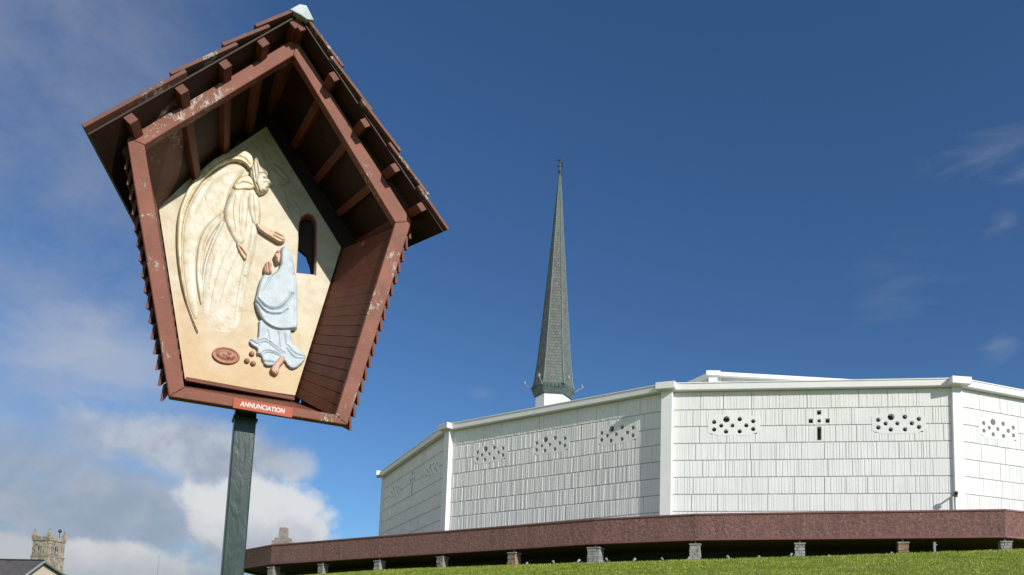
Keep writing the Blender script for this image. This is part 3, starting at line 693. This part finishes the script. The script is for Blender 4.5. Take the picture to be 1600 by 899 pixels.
# roof: deck, purlins, lapped courses, cap
RF = [(-.725,1.004),(.009,1.911),(.75,1.069)]      # front (d=-.12)
RB = [(-.53,.925),(-.045,1.815),(.52,1.12)]           # back (d=.52)
def roof_pt(side, s, v, lift):
    """s 0 ridge..1 eave, v 0 front..1 back"""
    e = 0 if side < 0 else 2
    f = lerp2(RF[1], RF[e], s); b = lerp2(RB[1], RB[e], s); x, z = lerp2(f, b, v)
    tx, tz = RF[e][0]-RF[1][0], RF[e][1]-RF[1][1]; l = math.hypot(tx, tz); nx_, nz_ = -tz/l, tx/l
    if nz_ < 0: nx_, nz_ = -nx_, -nz_
    return L(x+nx_*lift, -.12+.69*v, z+nz_*lift)
for side, cuts in ((-1,(0,.22,.38,.62,1.0)),(1,(0,.26,.45,.64,.84,1.0))):
    m = MB(); lo, hi = -.025, -.0185
    NS, NV = 10, 8
    for lv in (lo, hi):
        m.add([roof_pt(side, a/NS, .01+.99*b/NV, lv) for b in range(NV+1) for a in range(NS+1)], [(b*(NS+1)+a, b*(NS+1)+a+1, (b+1)*(NS+1)+a+1, (b+1)*(NS+1)+a) for b in range(NV) for a in range(NS)])
    for s_ in (0, 1): m.add([roof_pt(side, s_, .01+.99*b/NV, lv) for lv in (lo, hi) for b in range(NV+1)], [(b, b+1, NV+2+b, NV+1+b) for b in range(NV)])
    for v_ in (.01, 1): m.add([roof_pt(side, a/NS, v_, lv) for lv in (lo, hi) for a in range(NS+1)], [(a, a+1, NS+2+a, NS+1+a) for a in range(NS)])
    dk = part(m, 'roof_deck', M['shade_wood'], shrine)
    nc = len(cuts)-1
    for i in range(nc):
        s0, s1 = max(0, cuts[i]-.05), cuts[i+1]
        m = MB(); a0, a1 = -.018, (.004 if i < nc-1 else -.014); th = .014; vf = -.022+random.uniform(-.008,.008)
        m.hexa([roof_pt(side,s0,vf,a0),roof_pt(side,s1,vf,a1),roof_pt(side,s1,1.01,a1),roof_pt(side,s0,1.01,a0),
                roof_pt(side,s0,vf,a0+th),roof_pt(side,s1,vf,a1+th),roof_pt(side,s1,1.01,a1+th),roof_pt(side,s0,1.01,a0+th)])
        part(m, 'roof_course', M['shingle'], shrine, dk, bevel=.002)
    for s_ in ((.055,.225,.415,.62,.845) if side < 0 else (.06,.275,.48,.685,.87)):
        m = MB(); ds = .0185; lo, hi = -.058, -.0255
        # purlins run front to back and close in towards the back
        def pp(s, v, l): return roof_pt(side, s, v, l)
        v1 = .3 if (side < 0 and s_ > .8) else .86
        m.hexa([pp(s_-ds,.02,lo),pp(s_+ds,.02,lo),pp(s_+ds,v1,lo),pp(s_-ds,v1,lo),pp(s_-ds,.02,hi),pp(s_+ds,.02,hi),pp(s_+ds,v1,hi),pp(s_-ds,v1,hi)])
        part(m, 'purlin', M['wood2'], shrine, bevel=.002)
m = MB(); cp = [on_plane(x, y, -.14) for x, y in ((452,15),(468,6.5),(479,8.5),(491,32),(480,31),(470,24))]
m.add([L(p[0],-.142,p[1]) for p in cp]+[L(p[0]*1.0,.25,p[1]) for p in cp], [tuple(range(6)), tuple(range(11,5,-1))]+[(i,(i+1) % 6,6+(i+1) % 6,6+i) for i in range(6)])
part(m, 'ridge_cap', M['lead'], shrine, bevel=.004)

# painted panel with arched window
def pq(px, py): return on_plane(px, py, PD)
win = [pq(*p) for p in ((462.5,427),(494,430.5),(495.5,390),(495.5,352),(493.5,342),(489,336),(482,333.5),(475,335),(469.5,340),(466.5,350),(465,380))]
m = MB(); loops = [PP, win]; tri = tessellate_polygon([[Vector((p[0],p[1],0)) for p in l] for l in loops]); flat = [p for l in loops for p in l]
m.add([L(p[0],PD,p[1]) for p in flat], [tuple(t) for t in tri])
for l in loops:
    for i in range(len(l)):
        p, q = l[i], l[(i+1) % len(l)]; m.add([L(p[0],PD,p[1]),L(q[0],PD,q[1]),L(q[0],PD+.03,q[1]),L(p[0],PD+.03,p[1])], [(0,1,2,3)])
panel = part(m, 'relief_panel', M['panel'], shrine)
m = MB(); n_ = len(win); cx_ = sum(p[0] for p in win)/n_; cz_ = sum(p[1] for p in win)/n_
wi = [(cx_+(p[0]-cx_)*.9, cz_+(p[1]-cz_)*.965) for p in win]
for i in range(n_):
    a, b, c, d = win[i], win[(i+1) % n_], wi[(i+1) % n_], wi[i]
    m.hexa([L(a[0],PD+.012,a[1]),L(b[0],PD+.012,b[1]),L(c[0],PD+.012,c[1]),L(d[0],PD+.012,d[1]),L(a[0],PD+.06,a[1]),L(b[0],PD+.06,b[1]),L(c[0],PD+.06,c[1]),L(d[0],PD+.06,d[1])])
part(m, 'window_reveal', M['terracotta'], shrine, panel)

def seg_dist(X, Z, pts, closed):
    P = np.array(pts); best = np.full(X.shape, 1e9); n = len(P)
    for i in range(n if closed else n-1):
        a, b = P[i], P[(i+1) % n]; ab = b-a; t = np.clip(((X-a[0])*ab[0]+(Z-a[1])*ab[1])/(ab@ab+1e-12), 0, 1)
        best = np.minimum(best, np.hypot(X-(a[0]+t*ab[0]), Z-(a[1]+t*ab[1])))
    return best
def inside(X, Z, pts):
    P = pts; r = np.zeros(X.shape, bool); j = len(P)-1
    for i in range(len(P)):
        xi, zi = P[i]; xj, zj = P[j]
        c = ((zi > Z) != (zj > Z)) & (X < (xj-xi)*(Z-zi)/(zj-zi+1e-12)+xi); r ^= c; j = i
    return r
def smooth_poly(pts, it=2, closed=True):
    for _ in range(it):
        q = []; n = len(pts)
        if not closed: q.append(pts[0])
        for i in range(n if closed else n-1):
            a, b = pts[i], pts[(i+1) % n]; q += [(a[0]*.75+b[0]*.25, a[1]*.75+b[1]*.25), (a[0]*.25+b[0]*.75, a[1]*.25+b[1]*.75)]
        if not closed: q.append(pts[-1])
        pts = q
    return pts
KC = .28
def relief(name, mat, outline, h, w, creases=(), base=0, step=.0028, sm=2, fade=None, host=None, tiltx=0):
    """carved form on the panel. outline and creases in photo columns/rows; creases: (points, width, height change)"""
    pl = smooth_poly([pq(*p) for p in outline], sm); a = np.array(pl)
    gx = np.arange(a[:,0].min()-step*2, a[:,0].max()+step*2, step); gz = np.arange(a[:,1].min()-step*2, a[:,1].max()+step*2, step)
    X, Z = np.meshgrid(gx, gz); d = seg_dist(X, Z, pl, True); ins = inside(X, Z, pl); sd = np.where(ins, d, -d)
    t = np.clip(sd/w, 0, 1); H = h*np.sqrt(np.clip(1-(1-t)**2, 0, 1)); H = np.where(sd < 0, sd*2.5, H)
    for c in creases:
        cp_ = smooth_poly([pq(*p) for p in c[0]], 2, False); dd = seg_dist(X, Z, cp_, False); H = H + np.where(ins, c[2]*np.exp(-(dd/c[1])**2), 0)
    if fade:   # relief dies away downwards
        z0, z1 = pq(*fade[0])[1], pq(*fade[1])[1]; f = np.clip((Z-z1)/(z0-z1), 0, 1); H = np.where(ins, H*f-.002*(1-f), H)
    H = H+base; thr = -.002
    ok = (H > thr) | ins; ny_, nx2 = X.shape; idx = -np.ones(X.shape, int); used = np.zeros(X.shape, bool)
    cell = ok[:-1,:-1] & ok[1:,:-1] & ok[:-1,1:] & ok[1:,1:]
    used[:-1,:-1] |= cell; used[1:,:-1] |= cell; used[:-1,1:] |= cell; used[1:,1:] |= cell
    idx[used] = np.arange(used.sum()); Hf = np.where(ins, H, -.002)
    m = MB(); m.v = [tuple(L(x, PD-hh, z)) for x, z, hh in zip(X[used], Z[used], Hf[used])]
    js, is_ = np.nonzero(cell); m.f = [(int(idx[j,i]), int(idx[j,i+1]), int(idx[j+1,i+1]), int(idx[j+1,i])) for j, i in zip(js, is_)]
    return part(m, name, mat, shrine, host, smooth=True)

# --- winged figure
af = lambda pts: [(234+x/2.051, 187+y/2.051) for x, y in pts]
angel = relief('angel_relief', M['angel'], af([(283,196),(318,205),(345,238),(358,285),(352,330),(345,360),(340,420),(318,490),(304,570),(290,650),(262,700),(215,700),(178,650),(162,600),(166,500),(182,420),(232,318),(245,262),(262,220)]),
    .016, .030, [(af([(236,330),(196,410),(172,500),(168,600)]),.0026,-.0036),(af([(262,392),(222,470),(198,560),(190,620)]),.0026,-.0036),(af([(285,425),(246,500),(222,590)]),.0026,-.0036),
    (af([(300,450),(282,540),(262,680)]),.0026,-.0036),(af([(318,430),(300,520),(285,620)]),.0026,-.0036),(af([(330,380),(318,440),(306,500)]),.010,.007),(af([(300,235),(280,300),(272,360)]),.0026,-.0036),
    (af([(318,240),(308,310),(300,380)]),.0026,-.0036),(af([(336,262),(330,320),(318,380)]),.0026,-.0036),(af([(210,440),(190,540)]),.006,.003)], fade=((300,405),(300,522)), step=.0022)
relief('wing_rim', M['gold'], af([(332,128),(318,112),(300,104),(268,105),(229,117),(188,142),(149,182),(118,228),(96,280),(86,330),(84,400),(90,470),(100,530),(114,582),(134,637),(154,688),(158,684),(132,622),(116,567),(107,500),(103,430),(104,370),(110,322),(123,279),(146,235),(177,192),(214,160),(252,141),(284,138),(306,150),(318,168),(332,160)]),
    .026, .0085, [(af([(318,150),(300,128),(268,122),(230,136),(180,175),(132,240),(104,310)]),.003,-.004)], host=angel, step=.0022)
relief('wing', M['angel'], af([(310,160),(285,145),(252,146),(214,166),(178,198),(148,240),(126,283),(113,325),(107,372),(106,430),(110,500),(118,560),(132,615),(150,650),(160,600),(150,560),(146,500),(148,430),(164,366),(196,326),(236,300),(248,255),(268,215),(284,190)]),
    .008, .028, [(af([(300,165),(278,190),(258,225),(245,270)]),.004,.006),(af([(290,160),(230,170),(180,220),(140,300)]),.012,-.004),(af([(175,250),(178,262)]),.0025,-.005)], host=angel, step=.0022)
relief('feather', M['angel'], af([(238,298),(200,322),(166,364),(150,425),(147,500),(156,565),(165,605),(170,560),(167,490),(177,415),(203,362),(243,315)]), .013, .008, [(af([(225,318),(185,360),(163,430),(160,500)]),.0026,-.0036)], host=angel, step=.0022)
relief('collar', M['gold'], af([(270,200),(290,182),(315,180),(335,200),(340,222),(325,236),(300,232),(275,236),(262,222)]), .024, .014, [(af([(275,215),(300,205),(325,215)]),.0026,-.0036)], host=angel, step=.002)
relief('sleeve', M['angel'], af([(262,228),(285,228),(302,245),(303,300),(298,350),(310,402),(280,412),(262,388),(244,352),(232,312),(244,268)]), .026, .020, [(af([(272,250),(262,300),(272,360)]),.0026,-.0036),(af([(288,250),(282,310),(290,380)]),.0026,-.0036)], host=angel, step=.002)
relief('sleeve', M['angel'], af([(312,240),(335,232),(352,260),(358,300),(352,345),(335,352),(318,320),(308,280)]), .022, .020, [(af([(328,250),(335,330)]),.0026,-.0036)], host=angel, step=.002)
relief('hand', M['tawny'], af([(272,398),(292,400),(304,416),(314,438),(309,458),(300,457),(288,440),(278,420)]), .028, .008, [(af([(290,418),(308,444)]),.0022,-.008),(af([(284,412),(302,436)]),.002,-.005)], step=.0016, sm=1, host=angel)
relief('forearm', M['tawny'], af([(336,334),(352,338),(374,352),(388,362),(404,362),(424,372),(434,386),(430,400),(414,403),(392,390),(366,374),(342,356)]), .028, .009, [(af([(398,370),(428,384)]),.0018,-.006),(af([(394,378),(424,394)]),.0018,-.006),(af([(386,364),(398,360)]),.002,.004)], step=.0016, sm=1, host=angel)
relief('head', M['angel'], af([(338,186),(350,176),(368,180),(380,196),(384,208),(390,214),(380,220),(381,230),(370,242),(352,246),(340,238),(332,216)]), .040, .016,
    [(af([(362,198),(378,200)]),.0026,-.012),(af([(370,228),(381,227)]),.0018,-.009),(af([(380,204),(386,214)]),.0028,.008),(af([(348,238),(340,215)]),.0028,-.008),(af([(360,214),(374,212)]),.002,-.006),(af([(362,236),(374,238)]),.003,.004)], step=.0014, host=angel)
relief('hair', M['angel'], af([(322,190),(318,168),(328,146),(334,128),(346,134),(352,158),(366,168),(380,182),(376,194),(362,186),(350,186),(342,200),(338,220),(328,212)]), .040, .011, [(af([(330,150),(336,200)]),.0022,-.010),(af([(340,140),(345,184)]),.0022,-.010),(af([(324,170),(330,208)]),.002,-.008),(af([(352,164),(372,186)]),.002,-.008)], step=.0014, host=angel)
def raised_line(name, mat, pts, r, lift, host):
    q = smooth_poly([pq(*p) for p in pts], 2, False); m = MB(); k = len(q)
    m.tube([L(p[0], PD-lift, p[1]) for p in q], [r*(.35+.65*math.sin(math.pi*(i+.5)/k)) for i in range(k)], 6); return part(m, name, mat, shrine, host, smooth=True)
raised_line('halo', M['gold'], [(416,290),(432,292),(450,288),(453,281),(444,268),(430,256),(420,258),(408,266)], .0032, .020, angel)
raised_line('halo', M['gold'], [(424,262),(436,272),(447,284)], .003, .016, angel)
for pts in ([(392,222),(402,232),(412,246),(420,262)],[(400,216),(412,230),(424,246),(430,262)],[(410,208),(420,226),(434,242),(442,258)],[(418,206),(430,226),(444,246)],[(386,228),(390,238),(398,244)],[(428,270),(440,292),(450,310),(452,330)],[(452,300),(462,318),(472,330)],[(436,300),(446,322),(458,342)]):
    raised_line('carved_swirl', M['panel'], pts, .006, .001, panel)
# --- kneeling figure
kf = lambda pts: [(300+x/3.746, 380+y/3.746) for x, y in pts]
kneel = relief('kneeling_figure_relief', M['blue'], kf([(388,440),(560,440),(580,520),(578,590),(620,618),(668,662),(655,702),(600,747),(560,732),(535,690),(500,700),(470,727),(428,727),(408,690),(402,662),(375,657),(382,622),(345,607),(328,578),(345,558),(382,566),(387,520)]), .020, .008,
    [(kf([(385,575),(430,560),(480,600),(540,645)]),.003,.006),(kf([(385,597),(430,582),(475,620),(530,662)]),.0026,-.008),(kf([(385,655),(440,622),(530,662)]),.003,.006),(kf([(400,672),(445,642),(520,675)]),.0026,-.008),
     (kf([(560,600),(600,650),(655,665)]),.003,.006),(kf([(550,625),(590,680),(650,685)]),.0026,-.008),(kf([(440,520),(450,590)]),.003,-.006),(kf([(500,530),(510,620)]),.003,-.006),(kf([(545,530),(552,600)]),.0035,.004),(kf([(340,575),(385,605)]),.005,-.008),(kf([(410,700),(470,705)]),.005,-.008)], sm=1)
relief('cloak', M['blue'], kf([(512,42),(532,24),(552,28),(572,50),(588,95),(600,170),(612,230),(616,300),(615,400),(618,508),(600,520),(560,516),(500,520),(450,505),(405,460),(378,412),(362,350),(373,305),(392,225),(415,188),(440,196),(470,188),(506,155),(513,100)]), .034, .014,
    [(kf([(385,330),(430,378),(480,392),(530,372),(580,300)]),.0035,.006),(kf([(380,342),(428,392),(480,406),(535,388),(590,310)]),.0028,-.011),(kf([(368,350),(430,430),(515,432),(555,402)]),.0028,-.011),(kf([(372,338),(432,418),(515,420)]),.003,.005),
     (kf([(378,412),(405,455),(470,500),(530,515),(612,500)]),.0035,.004),(kf([(512,60),(515,120),(500,165)]),.0026,-.008),(kf([(470,190),(440,240),(400,300)]),.003,-.006),(kf([(590,200),(600,350),(600,480)]),.005,-.005),(kf([(560,60),(575,130)]),.005,-.004)], sm=1, host=kneel)
relief('face', M['skin'], kf([(512,50),(500,50),(488,58),(484,72),(473,84),(480,92),(480,102),(488,124),(500,136),(512,128),(520,90)]), .036, .008, [(kf([(488,70),(500,72)]),.0022,-.008),(kf([(482,104),(492,104)]),.002,-.008),(kf([(484,112),(494,112)]),.002,.004)], step=.0016, sm=1, host=kneel)
relief('hands', M['skin'], kf([(420,134),(436,118),(456,116),(466,130),(462,150),(468,176),(460,192),(440,196),(418,188),(416,165)]), .036, .008, [(kf([(440,120),(446,190)]),.003,-.012),(kf([(425,140),(430,185)]),.0022,-.006),(kf([(455,125),(458,180)]),.0022,-.006)], step=.0016, sm=1, host=kneel)
relief('foot', M['skin'], kf([(455,738),(476,712),(492,690),(510,668),(535,664),(546,680),(535,706),(508,738),(508,762),(497,780),(478,778),(458,762)]), .028, .008, [(kf([(474,765),(482,776)]),.002,-.006),(kf([(488,762),(494,774)]),.002,-.006)], step=.0018, sm=1, host=kneel)
# --- bowl of fruit and loose berries
bc = (353,556.5); el = lambda rx, ry, k=20: [(bc[0]+rx*math.cos(2*math.pi*i/k)*math.cos(.18)-ry*math.sin(2*math.pi*i/k)*math.sin(.18), bc[1]+rx*math.cos(2*math.pi*i/k)*math.sin(.18)+ry*math.sin(2*math.pi*i/k)*math.cos(.18)) for i in range(k)]
bowl = relief('bowl', M['terracotta'], el(22.5,13.5), .018, .010, [(el(17,8.5)+el(17,8.5)[:1],.009,-.010)], sm=1, step=.002)
for x, y in ((350,556),(356,559),(358,554)):
    p = pq(x, y); m = MB(); m.ball(L(p[0], PD-.012, p[1]), .011); part(m, 'fruit', M['terracotta'], shrine, bowl, smooth=True)
for x, y in ((393.5,553.5),(386,564.5),(395.5,568.5)):
    p = pq(x, y); m = MB(); m.ball(L(p[0], PD-.006, p[1]), .0125); part(m, 'berry', M['terracotta'], shrine, panel, smooth=True)

# --- name plate
m = MB(); SXc, SZc = 0.0, .0245
m.obox(BO, BX, BD, BZ, -.1185, .1175, -.027, -.0215, .003, .0475); plate_o = part(m, 'name_plate', M['signred'], shrine)
tc = bpy.data.curves.new('lettering', 'FONT'); tc.body = 'ANNUNCIATION'; tc.size = .0305; tc.align_x = 'CENTER'; tc.align_y = 'CENTER'; tc.extrude = .0004; tc.offset = .0006
tc.space_character = 1.02; tc.shear = .12; tmp = bpy.data.objects.new('tmp', tc); COL.objects.link(tmp)
dg = bpy.context.evaluated_depsgraph_get(); tm = bpy.data.meshes.new_from_object(tmp.evaluated_get(dg)); bpy.data.objects.remove(tmp)
co = [v.co.copy() for v in tm.vertices]; wx = max(c.x for c in co)-min(c.x for c in co); sx_ = .178/wx; m = MB()
m.add([L(c.x*sx_-.003, -.0275-c.z, .0255+c.y) for c in co], [tuple(p.vertices) for p in tm.polygons]); part(m, 'lettering', M['signwhite'], shrine, plate_o)

# --- post
pc = (-.058,.137); hw = .0435; g0 = -BO.z-.3
m = MB(); m.obox(L(pc[0],pc[1],0), BX, BD, BZ, -hw, hw, -hw, hw, g0, .035); part(m, 'post', M['post'], shrine, bevel=.005)
m = MB(); m.obox(L(pc[0],pc[1],0), BX, BD, BZ, -hw-.006, hw+.006, -hw-.006, hw+.006, -.008, .004); part(m, 'post_plate', M['post'], shrine, bevel=.002)

# ------------------------------------------------------------------ SKY and SUN
SUN_EL, SUN_AZ = R(29), math.atan2(.75, -.66)      # azimuth from +Y towards +X
w = bpy.data.worlds.new('World'); SC.world = w; w.use_nodes = True; nt = w.node_tree
bg = nt.nodes['Background']; sky = nd(nt, 'ShaderNodeTexSky', sky_type='NISHITA'); sky.sun_disc = False
sky.sun_elevation = SUN_EL; sky.sun_rotation = SUN_AZ; sky.altitude = 100; sky.air_density = 1.0; sky.dust_density = .6; sky.ozone_density = 3.0
tcw = nd(nt, 'ShaderNodeTexCoord'); vec = tcw.outputs['Generated']; sp = nd(nt, 'ShaderNodeSeparateXYZ'); nt.links.new(vec, sp.inputs[0])
def mth(op, a, b=None, c=None, clamp=False):
    n = nd(nt, 'ShaderNodeMath', operation=op); n.use_clamp = clamp
    for i, v in enumerate((a, b, c)):
        if v is None: continue
        if isinstance(v, (int, float)): n.inputs[i].default_value = v
        else: nt.links.new(v, n.inputs[i])
    return n.outputs[0]
az = mth('MULTIPLY', mth('ARCTAN2', sp.outputs['X'], sp.outputs['Y']), 180/math.pi)
elv = mth('MULTIPLY', mth('ARCSINE', sp.outputs['Z']), 180/math.pi)
def nz(scale, detail, rough, dist=0, vs=(1,1,1), off=(0,0,0)):
    mp = nd(nt, 'ShaderNodeMapping'); mp.inputs['Scale'].default_value = vs; mp.inputs['Location'].default_value = off; nt.links.new(vec, mp.inputs['Vector'])
    return noise_n(nt, mp.outputs['Vector'], scale, detail, rough, dist)
def sstep(v, a, b):
    n = nd(nt, 'ShaderNodeMapRange', interpolation_type='SMOOTHSTEP'); nt.links.new(v, n.inputs['Value'])
    n.inputs['From Min'].default_value = a; n.inputs['From Max'].default_value = b; return n.outputs[0]
N1 = nz(11, 12, .6, .3); N2 = nz(4.2, 10, .62, .5, (1,1,1.7)); N3 = nz(7, 8, .6, .4, (1,1,2.5), (3,1,2)); N4 = nz(24, 8, .6, .2, (1,1,1), (5,5,5))
N5 = nz(9, 9, .68, .8, (1,1,3.5), (2,7,4))
def blob(a, e, ra, re, k, s0, s1, nn=None):
    d = mth('SQRT', mth('ADD', mth('POWER', mth('DIVIDE', mth('SUBTRACT', az, a), ra), 2), mth('POWER', mth('DIVIDE', mth('SUBTRACT', elv, e), re), 2)))
    return sstep(mth('ADD', mth('SUBTRACT', 1, d), mth('MULTIPLY', mth('SUBTRACT', nn or N1, .5), k)), s0, s1)
lowf = sstep(elv, 26, 8)
col = mixc(nt, 1.0, sky.outputs['Color'], mixc(nt, lowf, (.68,1.0,1.33), (.80,1.16,1.50)), 'MULTIPLY')
def over(col, dens, colour):
    return mixc(nt, dens, col, colour)
CB_ = 1.0
# unseen broken bright cloud, added in the west to lift fill on shaded walls
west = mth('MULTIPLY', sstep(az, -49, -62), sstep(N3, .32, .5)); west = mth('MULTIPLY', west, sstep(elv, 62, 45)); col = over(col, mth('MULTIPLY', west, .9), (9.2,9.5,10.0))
# thin veil over the left part of the sky, thicker towards the west and the horizon
left = sstep(mth('ADD', az, mth('MULTIPLY', elv, .12)), -22, -38)
veil = mth('MULTIPLY', mth('MULTIPLY', sstep(mth('ADD', mth('MULTIPLY', N2, .75), mth('MULTIPLY', N1, .25)), .25, .72), left), .52)
col = over(col, veil, CLV := (5.2,5.6,6.6))
low = mth('MULTIPLY', mth('MULTIPLY', sstep(elv, 17, 9), sstep(az, -23.5, -30)), sstep(N3, .2, .55))
col = over(col, mth('MULTIPLY', low, .85), mixc(nt, sstep(N1, .36, .66), (4.1,4.7,5.7), (5.7,6.1,6.8)))
mid = mth('MULTIPLY', blob(-36, 17, 9, 4.5, 1.9, .1, .9, mth('ADD', mth('MULTIPLY', N3, .55), mth('MULTIPLY', N1, .45))), .55); col = over(col, mid, (6.5,7.0,8.0))
g2 = blob(-31, 13.0, 8.5, 2.6, 1.5, .05, .6); col = over(col, mth('MULTIPLY', g2, .8), mixc(nt, sstep(N4, .35, .65), (5.0,5.5,6.3), (7.2,7.6,8.2)))
# cumulus
shade = sstep(mth('ADD', mth('ADD', elv, mth('MULTIPLY', N4, 4)), mth('MULTIPLY', N1, 6)), 11.0, 15.0)
c1 = blob(-27.2, 8.7, 5.4, 3.2, 1.9, .08, .42, mth('ADD', mth('MULTIPLY', N1, .7), mth('MULTIPLY', N4, .3))); col = over(col, mth('MULTIPLY', c1, .96), mixc(nt, shade, (5.6,6.0,6.8), (9.6,9.8,10.0)))
c1b = blob(-25.2, 12.6, 2.4, 1.5, 1.5, .1, .7); col = over(col, mth('MULTIPLY', c1b, .5), (7.5,7.9,8.5))
shade2 = sstep(mth('ADD', elv, mth('MULTIPLY', N4, 3)), 5.2, 8.6)
c2 = blob(-34.4, 4.6, 4.8, 2.7, 1.7, .06, .35, mth('ADD', mth('MULTIPLY', N1, .65), mth('MULTIPLY', N4, .35))); col = over(col, mth('MULTIPLY', c2, .95), mixc(nt, shade2, (5.8,6.2,6.8), (8.4,8.6,8.9)))
c3 = blob(-41, 5.2, 4.6, 1.7, 1.1, .05, .4); col = over(col, mth('MULTIPLY', c3, .85), (6.9,7.2,7.6))
# faint wisps on the right
for a, e, ra, re, s in ((24.5,32.3,5.5,1.6,.16),(27.5,31.2,3.0,1.0,.14),(25.6,28.4,2.0,1.4,.15),(25.0,21.2,1.8,1.6,.16),(18,26,5,4,.06),(-13,18.7,1.5,.9,.10)):
    col = over(col, mth('MULTIPLY', blob(a, e, ra, re, 2.6, .1, 1.3, N5), s), (6.5,7.0,8.0))
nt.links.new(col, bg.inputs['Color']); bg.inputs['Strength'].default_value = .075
sl = bpy.data.lights.new('sun', 'SUN'); sl.energy = 4.45; sl.angle = R(.5); sl.color = (1,.95,.87); so = bpy.data.objects.new('sun', sl); COL.objects.link(so)
sd_ = Vector((math.sin(SUN_AZ)*math.cos(SUN_EL), math.cos(SUN_AZ)*math.cos(SUN_EL), math.sin(SUN_EL)))
so.rotation_mode = 'QUATERNION'; so.rotation_quaternion = sd_.to_track_quat('Z', 'Y'); so.location = (20,-20,40)
SC.view_settings.view_transform = 'Standard'; SC.view_settings.look = 'None'; SC.view_settings.exposure = 0; SC.view_settings.gamma = 1
for o in bpy.data.objects:
    if 'origin' in o: del o['origin']
